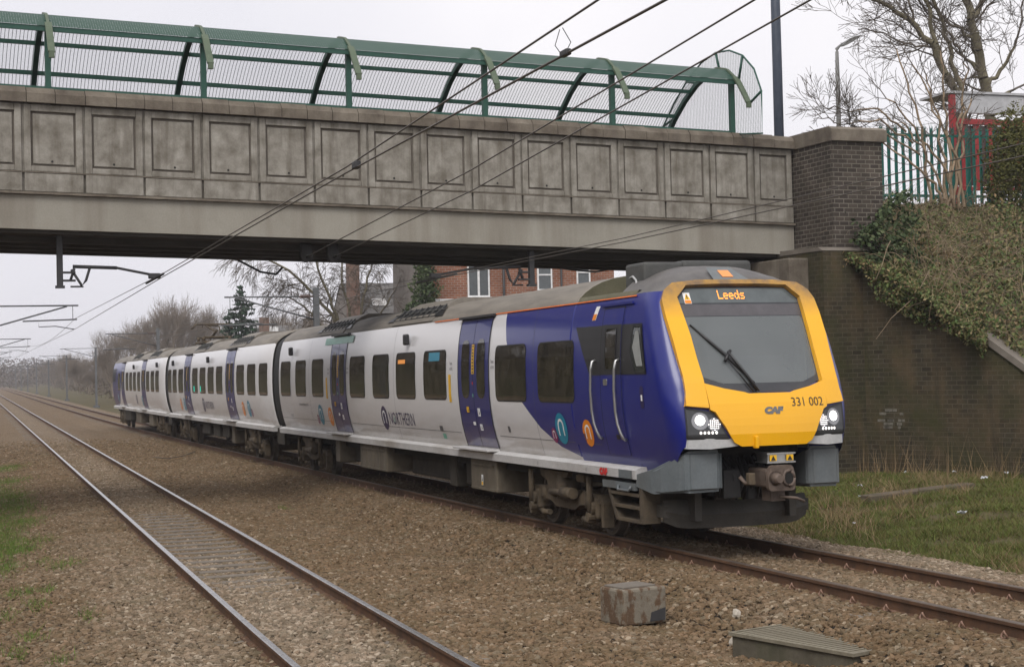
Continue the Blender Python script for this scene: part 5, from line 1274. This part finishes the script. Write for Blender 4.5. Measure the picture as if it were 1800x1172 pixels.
hanger(1.66, 33.0, 1, 3.5, 4.62, 'black bracket and arm under the left end of the bridge')
hanger(11.7, 33.4, -1, 9.5, 4.62, 'black bracket and arm under the bridge above the train')
for x, lb in ((6.63, 'left of two dark drum shaped cable anchors under the bridge'), (7.2, 'right of two dark drum shaped cable anchors under the bridge')):
    mb = MB().box(-.13, .09, -.1, .1, 5.08, 5.40, bev=.02); mb.disc((.0, 0, 5.12), .135, (0, 1, 0), .22, 18); mb.tube([(0, -.1, 5.10), (0, -.5, 5.10)], .035, 8)
    o = mb.build('cable_anchor', MT['dark']); o.location = (x, 33.1, 0); tag(o, lb, 'cable anchor', 'cable anchors under the bridge')
pts = [(5.3, 36.9, 5.42), (5.8, 36.9, 5.3), (6.3, 36.8, 5.02), (6.62, 36.6, 4.95), (6.75, 36.5, 5.1)]
tag(MB().tube(pts, .028, 6).build('drooping_cable', MT['rubber']), 'black cable looping below the bridge beside the left anchor', 'cable')
pts = [(8.0, 36.9, 5.28), (8.6, 36.9, 5.20), (9.2, 36.9, 5.22), (10, 36.9, 5.3), (10.7, 36.9, 5.18), (11.5, 36.9, 5.2), (12.6, 36.9, 5.28), (14, 36.9, 5.05), (14.6, 36.9, 5.0), (15.2, 36.9, 5.1)]
tag(MB().tube(pts, .024, 6).build('drooping_cable', MT['rubber']), 'thin black cable slung along the far edge of the bridge underside', 'cable')

# ------------------------------------------------------------------ houses
def windowparts(h, x0, x1, z0, z1, y, split=True):
    f = MB(); w_ = .07
    f.box(x0, x0+w_, y-.05, y+.05, z0, z1); f.box(x1-w_, x1, y-.05, y+.05, z0, z1); f.box(x0+w_, x1-w_, y-.05, y+.05, z0, z0+w_); f.box(x0+w_, x1-w_, y-.05, y+.05, z1-w_, z1)
    m_ = x0+(x1-x0)*.5
    if split: f.box(m_-.05, m_+.05, y-.05, y+.05, z0+w_, z1-w_); f.box(m_+.05, x1-w_, y-.05, y+.05, z1-.45, z1-.36)
    else: f.box(x0+w_, x1-w_, y-.05, y+.05, z0+(z1-z0)*.55, z0+(z1-z0)*.55+.07)
    fr = f.build('window', MT['windowwhite'], h)
    MB().box(x0+.03, x1-.03, y-.01, y+.02, z0+.03, z1-.03).build('pane', MT['windowglass'], fr)
    MB().box(x0-.08, x1+.08, y-.10, y+.05, z0-.12, z0-.002).build('sill', MT['windowwhite'], fr)
H1 = thing('brick_house', (20.25, 72, 0), 0, 'red brick house with white framed windows behind the bridge', 'house')
MB().box(0, 9.2, 0, 6.8, 0, 9.0).build('wall', MT['redbrick'], H1)
MB().box(-.06, -.003, 0.002, 6.8, 0, 8.9).build('side_wall', MT['greyrender'], H1)
MB().prism([(-.5, 9.02), (7.3, 9.02), (3.4, 11.5)], -.3, 9.3, 'x').build('roof', MT['slate'], H1)
MB().box(-.003, 2.0, -.06, -.002, 5.82, 5.95).build('band', MT['windowwhite'], H1)
windowparts(H1, 1.78, 2.86, 6.02, 7.75, -.02); windowparts(H1, 5.25, 6.0, 6.3, 7.6, -.02, False); windowparts(H1, 7.25, 7.95, 6.55, 7.6, -.02, False)
MB().tube([(3.55, -.09, 2), (3.55, -.09, 8.8)], .06, 8).build('drainpipe', MT['dark_steel'], H1); MB().tube([(6.45, -.09, 2), (6.45, -.09, 8.8)], .05, 8).build('drainpipe', MT['dark_steel'], H1)
H2 = thing('slate_house', (19.3, 84, 0), 0, 'house with a grey slate roof and a tall brick chimney beyond the train roof', 'house')
mb = MB(); mb.add([(0, 0, 5.0), (5, 0, 5.0), (5, 3.2, 7.55), (0, 3.2, 7.55), (0, 6.4, 5.0), (5, 6.4, 5.0)], [(0, 1, 2, 3), (3, 2, 5, 4)]); mb.build('roof', MT['slate'], H2)
MB().prism([(.1, 0), (6.3, 0), (6.3, 4.95), (3.2, 7.4), (.1, 4.95)], .02, 4.98, 'x').build('wall', MT['greyrender'], H2)
ch = MB().box(-.28, .30, -.35, .35, 0, 9.6); mb = MT['chimney'] = brick('old_chimney_brick', (.26, .14, .10), (.33, .19, .14), (.30, .27, .24), stain=(.22, .19, .17), stamt=.6)
ch.build('chimney', MT['chimney'], H2)
sk_ = MB().box(1.45, 2.2, 1.45, 1.9, 6.22, 6.62); o = sk_.build('roof_window', MT['windowwhite'], H2)
H3 = thing('low_house', (19.3, 112, 0), 0, 'low dark roofed house with a short brick chimney left of the train gangway', 'house')
MB().prism([(-.3, 5.0), (7, 5.0), (3.3, 6.1)], .3, 6, 'x').build('roof', MT['slate'], H3); MB().box(.4, 5.9, 0, 6.6, 0, 4.98).build('wall', MT['redbrick'], H3)
MB().box(-.25, .35, -.3, .3, 0, 6.55).build('chimney', MT['chimney'], H3); MB().box(.355, 1.0, -.2, .1, 5.5, 5.9).build('bargeboard', MT['windowwhite'], H3)

# ------------------------------------------------------------------ trees
def grow(p, d, L, r, lv, segs, rs, spread=.55, up=.08, kids=(3, 4), minr=.008, decay=.68, wig=.13, droop=0.):
    p = np.array(p, float); d = np.array(d, float); d /= np.linalg.norm(d)
    n = max(3, int(4+lv*.5)); r1 = r*.62; pts = [p]
    for k in range(n):
        q = p+d*L/n; segs.append((*p, *q, max(minr, r+(r1-r)*k/n), max(minr, r+(r1-r)*(k+1)/n), lv)); p = q; pts.append((p.copy(), d.copy(), (k+1)/n))
        d = d+rs.normal(0, wig, 3)+np.array([0, 0, up-droop*(lv <= 1)]); d /= np.linalg.norm(d)
    if lv <= 0: return
    for _ in range(rs.integers(*kids)+1 if lv > 1 else rs.integers(*kids)+2):
        q, dd, t = pts[1+int(rs.integers(n//3, n))]
        a = rs.normal(0, 1, 3); a -= a.dot(dd)*dd; a /= np.linalg.norm(a)+1e-9
        nd = dd+a*spread*(1+.4*rs.random()); grow(q, nd, L*decay*(.8+.35*rs.random()), r1*.8*(1-.3*rs.random()), lv-1, segs, rs, spread, up, kids, minr, decay, wig, droop)
    q, dd, t = pts[-1]; grow(q, dd, L*decay, r1, lv-1, segs, rs, spread, up, kids, minr, decay, wig, droop)
def treething(segs, name, label, loc, mats, split, group=None):
    t = thing(name, loc, 0, label, 'tree', group)
    S = np.array(segs); big = S[:, 6] >= split
    if big.any(): V, F = segtubes(S[big][:, :8], 6); rawmesh('trunk', V, F, mats[0], t, smooth=True)
    V, F = segtubes(S[~big][:, :8], 3); rawmesh('crown', V, F, mats[1], t)
    return t
def dup(root, loc, rz, sc, label, group):
    r = root.copy(); COL.objects.link(r); r.location = loc; r.rotation_euler = (0, 0, rz); r.scale = (sc,)*3
    r['label'] = label; r['group'] = group
    for c in list(root.children): q = c.copy(); COL.objects.link(q); q.parent = r
    return r
protos = []
for sd_, kw in ((1, dict(spread=.5, up=.12)), (5, dict(spread=.6, up=.10)), (9, dict(spread=.48, up=.16))):
    rs_ = np.random.default_rng(sd_); sg = []
    for k in range(3):
        grow((rs_.normal(0, .3), rs_.normal(0, .3), 0), (rs_.normal(0, .28), rs_.normal(0, .28), 1), 3.4, .16, 5, sg, rs_, minr=.010, decay=.74, kids=(2, 3), **kw)
    protos.append(sg)
gp = 'bare trees beyond the train'
big = treething(protos[0], 'bare_tree', 'tallest bare tree with a rounded crown beyond the train tail', (21, 190, .5), (MT['twigfar'], MT['twigfar']), .05, gp)
TR = [big]
hs_ = [max(s[5] for s in p) for p in protos]
big.scale = (12.0/hs_[0],)*3
b2_ = treething(protos[1], 'bare_tree', 'bare tree at the left of the group beyond the train tail', (15.0, 185, .4), (MT['twigfar'], MT['twigfar']), .05, gp); b2_.scale = (7.8/hs_[1],)*3
b3_ = treething(protos[2], 'bare_tree', 'bare tree between the tall rounded one and the conifer', (26.5, 195, .6), (MT['twigfar'], MT['twigfar']), .05, gp); b3_.scale = (10.6/hs_[2],)*3
pool = [(big, hs_[0]), (b2_, hs_[1]), (b3_, hs_[2])]
lay = [(18.0, 200, 9.5, 'bare tree close behind the left of the tallest rounded crown'), (23.5, 205, 11.0, 'bare tree close behind the right of the tallest rounded crown'), (30, 200, 8.5, 'bare tree just left of the dark conifer'),
       (24, 150, 6.5, 'low bare tree behind the dark conifer'), (25.0, 140, 7.2, 'bare tree right of the dark conifer'), (21.5, 118, 6.6, 'bare thicket tree behind the nearest insulator mast'), (24.0, 122, 7.6, 'bare thicket tree right of the nearest insulator mast'), (20.5, 100, 6.0, 'bare bushy tree beyond the low dark roof'),
       (17.0, 225, 6.0, 'hazy bush tree left of the tail beyond the third mast'), (14.6, 240, 5.0, 'hazy low bush beyond the third mast'), (17.5, 262, 5.2, 'hazy low tree second beyond the third mast'), (16.0, 300, 6.0, 'grey hazy tree behind the fourth mast'), (19.5, 330, 7.5, 'grey hazy tree behind the fifth mast'), (16.5, 360, 6.5, 'faint tree near the end of the mast row'), (20.5, 400, 8, 'faint tree at the far end of the line'), (13.6, 205, 3.2, 'small bush at the foot of the trees left of the train tail'), (15.5, 195, 4.0, 'scrubby bush beside the train tail')]
for i, (x, y, h, lb) in enumerate(lay):
    p, hh = pool[i % 3]; dup(p, (x, y, .5), i*1.7, h/hh, lb, gp)
# distant wood and scrub as stuff
n_ = 48000; Yd = 150+650*rng.random(n_)**1.2; Xd = 13.5+.0*Yd+rng.gamma(1.6, 8, n_)+.012*Yd
hh = (1.2+3.2*np.clip(.5+fbm(Xd*.25, Yd*.06, 1, 9), 0, 1.3))*np.clip((Xd-12.5)/5, .15, 1)
P = np.stack([Xd, Yd, gz(Xd, Yd)+hh*rng.random(n_)], 1); V, F, rn = leafquads(P, .19, aspect=.45)
tag(rawmesh('scrub', V, F, MT['hedge'], None, {'rnd': rn}), 'hazy brown scrub along the right of the line in the distance', 'scrub', kind='stuff')
n_ = 45000; Yd = 520+500*rng.random(n_); Xd = -40+140*rng.random(n_); hh = 5+5*np.clip(.5+fbm(Xd*.08, Yd*.02, 1, 19), 0, 1.2)
P = np.stack([Xd, Yd, gz(Xd, Yd)+hh*rng.random(n_)], 1); V, F, rn = leafquads(P, .5, aspect=.5)
tag(rawmesh('far_wood', V, F, MT['hedge'], None, {'rnd': rn}), 'faint grey woodland at the end of the line', 'woodland', kind='stuff')
n_ = 9000; Yd = -30+330*rng.random(n_); Xd = -11-8*rng.random(n_); P = np.stack([Xd, Yd, gz(Xd, Yd)+3.5*rng.random(n_)], 1); V, F, rn = leafquads(P, .5, aspect=.5)
tag(rawmesh('hedge', V, F, MT['hedge'], None, {'rnd': rn}), 'scrub on the bank left of the line', 'hedge', kind='stuff')
xs = np.linspace(-400, 800, 90); ys = np.linspace(900, 1450, 16); X, Y = np.meshgrid(xs, ys)
tag(grid('hill', X, Y, (10+5*fbm(X*.006, X*0+1, 1, 2)+3*fbm(X*.02, Y*.01, 1, 4))*sstep(Y, 900, 1350)-1, MT['hill']), None, None, kind='structure')
# conifer
def conifer(loc, H, Rb, label, mat, n, leaf):
    t = thing('conifer', loc, 0, label, 'tree')
    V, F = segtubes([(0, 0, 0, 0, 0, H, .16, .02)], 6); rawmesh('trunk', V, F, MT['bark'], t)
    P = []; rs_ = np.random.default_rng(3)
    z = H*.12
    while z < H:
        R_ = Rb*(1-z/H)**.85+.05; k = 7
        for i in range(k):
            a = rs_.random()*6.28; L_ = R_*(.75+.4*rs_.random())
            for j in range(int(n*(L_/Rb)+4)):
                t_ = rs_.random()**.7; P.append((math.cos(a)*L_*t_+rs_.normal(0, .06+.10*t_), math.sin(a)*L_*t_+rs_.normal(0, .06+.10*t_), z-.25*L_*t_+.12*t_*t_+rs_.normal(0, .06)))
        z += H*.035
    P += [(0, 0, H+.02*k) for k in range(8)]
    V, F, rn = leafquads(np.array(P), leaf, aspect=.35); rawmesh('crown', V, F, mat, t, {'rnd': rn}); return t
conifer((20.6, 130, .6), 9.0, 3.9, 'dark green conical conifer behind the middle carriage roof', MT['conifer'], 60, .20)
def leafbush(name, label, blobs, mat, n, leaf, loc):
    P = []
    for (x, y, z, a, b, c) in blobs:
        q = rng.normal(size=(int(n*a*c), 3)); q /= np.linalg.norm(q, axis=1, keepdims=True); q *= (rng.random((len(q), 1))**.45)
        q *= 1+.25*np.sin(q[:, [0]]*7+1)*np.sin(q[:, [2]]*9)
        P.append(q*[a, b, c]+[x, y, z])
    t = thing(name, loc, 0, label, 'shrub'); V, F, rn = leafquads(np.concatenate(P), leaf, aspect=.55); rawmesh('foliage', V, F, mat, t, {'rnd': rn})
    b0 = blobs[0]; V, F = segtubes([(b0[0], b0[1], 0, b0[0], b0[1], b0[2], .08, .05)], 6); rawmesh('stem', V, F, MT['bark'], t); return t
leafbush('evergreen_shrub', 'tall evergreen shrub growing against the grey side of the brick house', [(.0, 0, 5.0, .75, .7, 1.0), (.15, 0, 6.3, .75, .7, 1.0), (.15, 0, 7.4, .55, .6, .9), (-.4, 0, 5.2, .5, .5, .7)], MT['ivy'], 1900, .075, (19.6, 71.2, 0))
leafbush('olive_shrub', 'yellow green evergreen bush against the fence at the right edge', [(.2, 0, 1.2, .8, .7, .9), (.5, .1, 2.0, .65, .6, .75), (.9, 0, .9, .9, .7, .9), (-.1, 0, .5, .6, .5, .5)], MT['olivebush'], 5200, .04, (26.75, 37.2, 6.85))
# weeping birch
rs_ = np.random.default_rng(12); sg = []
def limb(pts, r0, r1, sg, rs, kid=3, L=1.2, lv=2, lvl=4, **kw):
    pts = [np.array(p, float) for p in pts]; n = len(pts)
    fine_ = []
    for a, b in zip(pts[:-1], pts[1:]):
        for k in range(4): fine_.append(a+(b-a)*k/4)
    fine_.append(pts[-1])
    for i in range(1, len(fine_)-1): fine_[i] = fine_[i]+rs.normal(0, .04, 3)
    m_ = len(fine_)-1
    for i in range(m_):
        ra, rb = r0+(r1-r0)*i/m_, r0+(r1-r0)*(i+1)/m_; sg.append((*fine_[i], *fine_[i+1], ra, rb, lvl))
        if i > m_*.25:
            for _ in range(kid):
                d = fine_[i+1]-fine_[i]; d /= np.linalg.norm(d)+1e-9; a = rs.normal(0, 1, 3); a -= a.dot(d)*d; a /= np.linalg.norm(a)+1e-9
                grow(fine_[i], d*.6+a*.8, L*(.6+.7*rs.random()), max(.012, rb*.35), lv, sg, rs, **kw)
kw = dict(spread=.5, up=.0, kids=(2, 4), minr=.008, decay=.7, droop=.24)
for pts, r0, r1 in (([(0, 0, 0), (-.3, 0, 3), (-.9, 0, 5.0), (-2.0, .1, 6.3), (-3.4, .2, 7.5), (-4.4, .2, 7.9), (-5.0, .2, 7.7)], .13, .02), ([(0, 0, 2.5), (-.6, .2, 4.6), (-1.2, .1, 6.2), (-1.7, .1, 7.7), (-2.0, .1, 9)], .10, .03), ([(0, 0, 2.5), (-.1, 0, 4.8), (-.4, 0, 6.6), (-.5, 0, 8.8)], .10, .03),
                    ([(.1, 0, 3), (.5, 0, 5), (.9, .2, 6.8), (1.4, .2, 8.6)], .09, .03), ([(-.5, 0, 3.5), (-1.8, .3, 5.0), (-2.9, .2, 5.9), (-3.8, .2, 6.0)], .07, .02), ([(.2, 0, 3.2), (1.4, .3, 5.0), (2.3, .3, 6.2), (3.0, .3, 8.0)], .07, .02)):
    limb(pts, r0, r1, sg, rs_, 2, 1.0, 2, **kw)
treething(sg, 'weeping_birch', 'weeping birch with drooping bare twigs in front of the tall chimney', (17.6, 77, .4), (MT['bark'], MT['twig']), .045)
# big bare trees on the right, above the road
rs_ = np.random.default_rng(20); kw = dict(spread=.6, up=.03, kids=(2, 4), minr=.007, decay=.68, wig=.16)
sg = []
for pts, r0, r1 in (([(0, 0, 4.0), (-.55, -.1, 4.6), (-1.2, -.2, 5.6), (-1.9, -.2, 6.4), (-3.0, -.2, 6.9), (-4.3, -.3, 7.4), (-5.3, -.3, 8.3)], .17, .035), ([(-.2, 0, 4.0), (-.6, 0, 4.8), (-.95, 0, 5.8), (-1.2, 0, 7.0), (-1.9, .1, 8.4)], .14, .05), ([(0, 0, 4.2), (-.35, 0, 5.2), (-.5, .1, 6.4), (-1.2, .1, 7.6), (-1.6, 0, 9)], .11, .04), ([(0, 0, 0), (-.05, 0, 2), (-.1, 0, 4.1)], .26, .2),
                    ([(-1.2, -.2, 5.6), (-2.2, -.4, 5.6), (-3.1, -.4, 5.9), (-4.0, -.4, 6.0)], .06, .02), ([(-1.9, -.2, 6.4), (-2.2, -.2, 7.4), (-2.8, -.1, 8.6)], .06, .03)):
    limb(pts, r0*.8, r1*.85, sg, rs_, 1, 1.1, 2, **kw)
treething(sg, 'bare_tree', 'large bare tree with leaning limbs reaching left over the fence', (30.2, 44, 6.9), (MT['bark'], MT['twig']), .05)
sg = []
for pts, r0, r1 in (([(0, 0, 0), (-.05, 0, 3.5), (-.3, 0, 5.2), (-.6, 0, 6.3), (-.75, 0, 7.2), (-1.0, 0, 8.6)], .24, .13), ([(-.7, 0, 6.6), (-.3, 0, 7.2), (.1, 0, 8.6)], .12, .08), ([(-.55, 0, 6.1), (-1.3, .1, 6.5), (-2.0, .1, 7.1), (-3.2, .1, 8.2)], .07, .03), ([(-.2, 0, 4.9), (-1.0, -.1, 5.4), (-1.5, -.2, 6.1), (-2.5, -.2, 6.9), (-3.0, -.2, 8.0)], .07, .03), ([(-.1, 0, 4.6), (.6, 0, 5.2), (1.0, 0, 6.2), (1.4, 0, 7.6)], .09, .04), ([(0, 0, 4.1), (.9, 0, 4.5), (1.9, 0, 5.0)], .08, .03)):
    limb(pts, r0*.8, r1*.85, sg, rs_, 1, 1.1, 2, **kw)
treething(sg, 'bare_tree', 'bare tree with one thick mossy trunk above the bus shelter roof', (31.6, 44.5, 6.9), (MT['bark'], MT['twig']), .05)
# multi stemmed sapling at the fence
sg = []; rs_ = np.random.default_rng(31); kw = dict(spread=.55, up=.05, kids=(2, 4), minr=.006, decay=.7, wig=.12)
for i, (dx, H) in enumerate(((-2.9, 2.3), (-2.4, 3.4), (-1.8, 4.4), (-1.2, 4.9), (-.7, 4.2), (-.3, 5.0), (.2, 4.2), (.6, 4.6), (1.0, 3.5), (-1.6, 2.6))):
    b0 = rs_.normal(0, .22); limb([(b0, 0, 0), (b0+dx*.12, -.1, H*.28), (b0+dx*.42, -.1, H*.55), (b0+dx*.75, -.1, H*.8), (b0+dx*1.05, 0, H)], .045, .012, sg, rs_, 1, .7, 1, **kw)
for i in range(3): limb([(-.8-.2*i, 0, 1.4+.3*i), (-2.0, 0, 2.0+.3*i), (-3.2, 0, 1.9+.3*i), (-3.9, 0, 2.0+.3*i)], .03, .012, sg, rs_, 1, .6, 2, **kw)
treething(sg, 'sapling', 'many stemmed bare sapling growing in front of the green fence', (25.0, 37.3, 6.75), (MT['stemred'], MT['twig']), .02)

# ------------------------------------------------------------------ right hand street things
fence = thing('palisade_fence', (23.4, 38, 6.9), 0, 'green steel palisade fence along the top of the slope', 'fence')
mb = MB(); w2 = .052
for x0, tipz in ((0, 2.2),):
    V = [(-w2, 0, .05), (-.016, -.018, .05), (.012, -.018, .05), (w2, 0, .05), (-w2, 0, 2.05), (-.012, -.018, 2.05), (.012, -.018, 2.05), (w2, 0, 2.05), (-w2*1.1, 0, 2.14), (0, -.01, 2.24), (w2*1.1, 0, 2.14)]
    mb.add(V, [(0, 1, 5, 4), (1, 2, 6, 5), (2, 3, 7, 6), (4, 5, 8), (5, 6, 9), (6, 7, 10)])
pale = None; gp_ = weathered('palisade_green', (.012, .14, .11), (.02, .18, .145), 3, rough=.5, bump=.05)
for i in range(38):
    if pale is None: pale = mb.build('pale', gp_, fence, recalc=False); o = pale; o.modifiers.new('t', 'SOLIDIFY').thickness = .006
    else: o = pale.copy(); COL.objects.link(o); o.parent = fence
    o.location = (.03+.225*i, -.035, 0)
for z in (.22, 1.88): MB().box(0, 8.6, -.03, .03, z-.035, z+.035).build('rail', gp_, fence)
for x in (.09, 2.84, 5.59, 8.34): MB().box(x-.05, x+.05, .035, .13, -.3, 2.0).build('post', gp_, fence)
mb = MB()
for i in range(38): mb.box(.09+.225*i, .13+.225*i, .034, .04, 0, .52)
mb.build('low_infill', gp_, fence)
sh = thing('bus_shelter', (27.75, 41, 6.9), 0, 'red framed shelter with a white fascia behind the green fence', 'bus shelter')
for x in (0, 2.6, 5.2): MB().box(x-.09, x+.09, -.06, .06, 0, 3.6).build('post', MT['red'], sh)
MB().box(.10, 5.3, -.05, .05, 3.05, 3.62, bev=.02).build('fascia', MT['white_board'], sh); MB().box(.10, 5.3, -.07, .07, 2.72, 2.88).build('beam', MT['red'], sh); MB().box(.10, 5.3, -.06, .06, .75, .85).build('beam', MT['red'], sh)
mb = MB()
for i in range(5): mb.box(.2+.5*i, .2+.5*i+.22, -.02, .02, .86, 2.71)
mb.build('red_panel', MT['red'], sh)
MB().box(.12, 2.5, .05, .07, .9, 2.7).build('dark_panel', plain('shelter_panel', (.06, .03, .03), .3), sh); MB().box(-.2, 5.5, -.1, 1.4, 3.63, 3.70).build('roof', MT['white_board'], sh)
lp = thing('street_lamp', (26.25, 45, 6.9), 0, 'slim grey street lamp with a flat lantern tilted up to the right', 'street lamp')
MB().tube([(0, 0, 0), (0, 0, 4.6), (0, 0, 5.6)], [.085, .075, .055], 10).build('pole', MT['lamppost'], lp)
MB().tube([(0, 0, 5.55), (0, 0, 5.68), (.12, 0, 5.80), (.2, 0, 5.85)], [.06, .06, .035, .035], 8).build('bracket', MT['lamppost'], lp)
mb = MB(); bx = [(.12, 5.77), (.30, 5.93), (.60, 6.10), (.86, 6.14), (.55, 5.93), (.30, 5.80)]; mb.prism(bx, -.13, .13, 'y'); mb.build('lantern', MT['lamppost'], lp)
pst = MB().tube([(0, 0, -1), (0, 0, 3.5), (-.02, 0, 9.5)], [.135, .13, .115], 14).build('steel_post', MT['bluepost']); pst.location = (20.36, 38, 6.9); tag(pst, 'thick dark blue grey post rising behind the right end of the bridge', 'post')

# ------------------------------------------------------------------ grass
def pts_grass(n, f):
    out = []
    while sum(len(o) for o in out) < n:
        y = 14+19*rng.random(n); az = R(22)+R(16)*rng.random(n); x = y*np.tan(az); ok = (x-tx(y) > 2.65+.3*fbm(x*2, y*2, 1.2, 6)) & (x < 18.9+(31.9-y)*.487)
        ok &= f(x, y) > rng.random(n)
        out.append(np.stack([x[ok], y[ok], gz(x, y)[ok]-.06], 1))
    return np.concatenate(out)[:n]
P = pts_grass(190000, lambda x, y: np.clip(.60+.7*fbm(x*2.3, y*2.3, 1.3, 40), .12, 1))
V, F, rn = blades(P, .025, .13, .007, .9)
tag(rawmesh('grass', V, F, MT['grass'], None, {'rnd': rn}), 'rough green and straw coloured grass between the ballast and the brick wall', 'grass', kind='stuff')
P = pts_grass(5200, lambda x, y: np.clip(fbm(x*1.3, y*1.3, 1.2, 77)*1.5-.1, 0, 1)); V, F, rn = blades(P, .07, .32, .007, .9)
A2 = np.array([(18.75+.438*u+rng.normal(0, .12)-.3, 31.9-.899*u-.2, .15) for u in rng.random(220)*5.2+.3]); V2, F2, rn2 = blades(A2, .25, 1.1, .008, .35)
tag(rawmesh('dry_stalks', np.concatenate([V, V2]), np.concatenate([F, F2+len(V)]), MT['drygrass'], None, {'rnd': np.concatenate([rn, rn2])}), 'tall dry stalks in the grass and along the foot of the brick wall', 'dry stalks', kind='stuff')
tuft = [(.89, 37.9, .5), (.56, 30.3, .45), (.96, 34.2, .35), (.4, 33, .5), (.2, 29, .5), (1.01, 26.8, .14), (1.18, 25.9, .16), (1.44, 26, .14), (.49, 23.3, .16), (.7, 23.4, .12), (.94, 23.2, .10), (.72, 21.9, .15), (1.29, 20.3, .11), (.59, 19.4, .12), (.4, 18.2, .14), (.81, 17.5, .12), (.34, 21.3, .16), (1.2, 30.2, .2), (.3, 26.5, .3), (.9, 42, .4), (.9, 48, .5), (1.0, 55, .5), (.3, 36, .6), (.25, 31.5, .5), (.8, 40, .5), (.5, 44, .6), (.2, 27.5, .35), (.7, 29, .25), (6.13, 33.5, .10)]
P = []
for x, y, s_ in tuft:
    q = rng.normal(0, 1, (int((1100 if s_ < .25 else 4200)*s_**1.2)+60, 3))*[s_*.6, s_*1.8, 0]+[x, y, 0]; q[:, 2] = gz(q[:, 0], q[:, 1])-.02; P.append(q)
P = np.concatenate(P); V, F, rn = blades(P, .04, .15, .006, .6)
tag(rawmesh('grass_tufts', V, F, MT['grassgreen'], None, {'rnd': rn}), 'fresh green grass tufts in the ballast at the left edge', 'grass', kind='stuff')

# ------------------------------------------------------------------ small things by the line
blk = thing('concrete_block', (6.86, 16.80, -.2), R(14), 'stained concrete block with peeling brown paint, standing in the ballast', 'block')
mb = MB().box(-.14, .46, -.24, .22, 0, .41, bev=.03); mb.build('block', MT['block'], blk)
mb = MB().box(-.10, .36, -.17, .18, .406, .428, bev=.006); mb.build('lid', MT['panel_dark'], blk)
MB().prism([(.22, .03), (.43, .03), (.44, .17), (.24, .13)], -.2445, -.235, 'y').build('loose_plate', MT['dark_steel'], blk)
gr = thing('drain_grating', (8.06, 14.35, -.185), R(17), 'mossy metal grating over a low concrete pit in the ballast', 'grating')
MB().box(-.50, .50, -.82, .82, -.35, .09).build('pit', MT['pit'], gr)
mb = MB().box(-.53, .53, -.85, -.81, .092, .125); mb.box(-.53, .53, .81, .85, .092, .125); mb.box(-.53, -.495, -.81, .81, .092, .125); mb.box(.495, .53, -.81, .81, .092, .125)
mb.build('frame', MT['grate'], gr)
bar = None
for i in range(21):
    if bar is None: bar = MB().box(-.494, .494, -.016, .016, .094, .120, bev=.004).build('bar', MT['grate'], gr); o = bar
    else: o = bar.copy(); COL.objects.link(o); o.parent = gr
    o.location = (0, -.76+.076*i, 0)
pl = MB().box(-1.4, 1.4, -.13, .13, 0, .16, bev=.02).build('old_sleeper', MT['wood']); pl.location = (16.9, 26.4, .07); pl.rotation_euler = (R(3), R(-1.5), R(14)); tag(pl, 'mossy old sleeper lying in the grass below the brick wall', 'sleeper')
random.seed(9)
def litter(x, y, s_, label):
    bm = bmesh.new(); bmesh.ops.create_grid(bm, x_segments=4, y_segments=3, size=1)
    for v in bm.verts: v.co = Vector((v.co.x*s_*.6, v.co.y*s_*.35, random.uniform(0, s_*.5)))
    me = bpy.data.meshes.new('litter'); bm.to_mesh(me); bm.free(); me.materials.append(MT['litter'].m); o = link('litter', me); o.location = (x, y, float(gz(x, y))+.04); o.rotation_euler = (0, 0, random.random()*6)
    tag(o, label, 'litter', 'scraps of litter in the grass')
for x, y, s_, lb in ((16.54, 27.9, .10, 'white scrap of litter behind the left end of the old sleeper'), (15.9, 26.8, .09, 'thin white scrap left of the old sleeper'), (19.2, 30.5, .12, 'pale scrap at the foot of the brick wall, the leftmost there'), (19.5, 29.1, .08, 'pale blue scrap right above the old sleeper'), (20.2, 28.3, .12, 'white scrap by the wall near the right edge'), (18.7, 26.9, .12, 'white scrap just right of the old sleeper'), (15.4, 22.8, .14, 'pale stone coloured scrap in the green grass'), (13.8, 23.5, .06, 'tiny white scrap nearest the front of the train')):
    litter(x, y, s_, lb)
for x, y, s_, lb in ((7.55, 15.35, .075, 'pale lump of limestone lying just right of the painted block'), (7.9, 16.0, .06, 'small pale stone between the block and the grating')):
    bm = bmesh.new(); bmesh.ops.create_icosphere(bm, subdivisions=2, radius=s_)
    for v in bm.verts: v.co *= random.uniform(.75, 1.15)
    me = bpy.data.meshes.new('pale_stone'); bm.to_mesh(me); bm.free(); me.materials.append(plain('limestone', (.42, .38, .32), .9).m); o = link('pale_stone', me); o.location = (x, y, float(gz(x, y))+s_*.5); tag(o, lb, 'stone')
pts = [(5.9, 57.5, -.16), (6.3, 56, -.15), (6.9, 56.8, -.12), (7.5, 58.2, -.05)]
tag(MB().tube(pts, .013, 6).build('cable', MT['rubber']), 'thin dark cable lying on the ballast between the tracks', 'cable')
# ------------------------------------------------------------------ air
hz = MB().box(-520, 920, -60, 1520, -2.5, 24).build('haze', Mat('haze_air')); hz['kind'] = 'stuff'
m = bpy.data.materials['haze_air']; n_ = m.node_tree; n_.nodes.clear()
v = n_.nodes.new('ShaderNodeVolumePrincipled'); v.inputs['Color'].default_value = (.93, .92, .97, 1); v.inputs['Density'].default_value = .0005; v.inputs['Anisotropy'].default_value = .2
o_ = n_.nodes.new('ShaderNodeOutputMaterial'); n_.links.new(v.outputs[0], o_.inputs['Volume'])
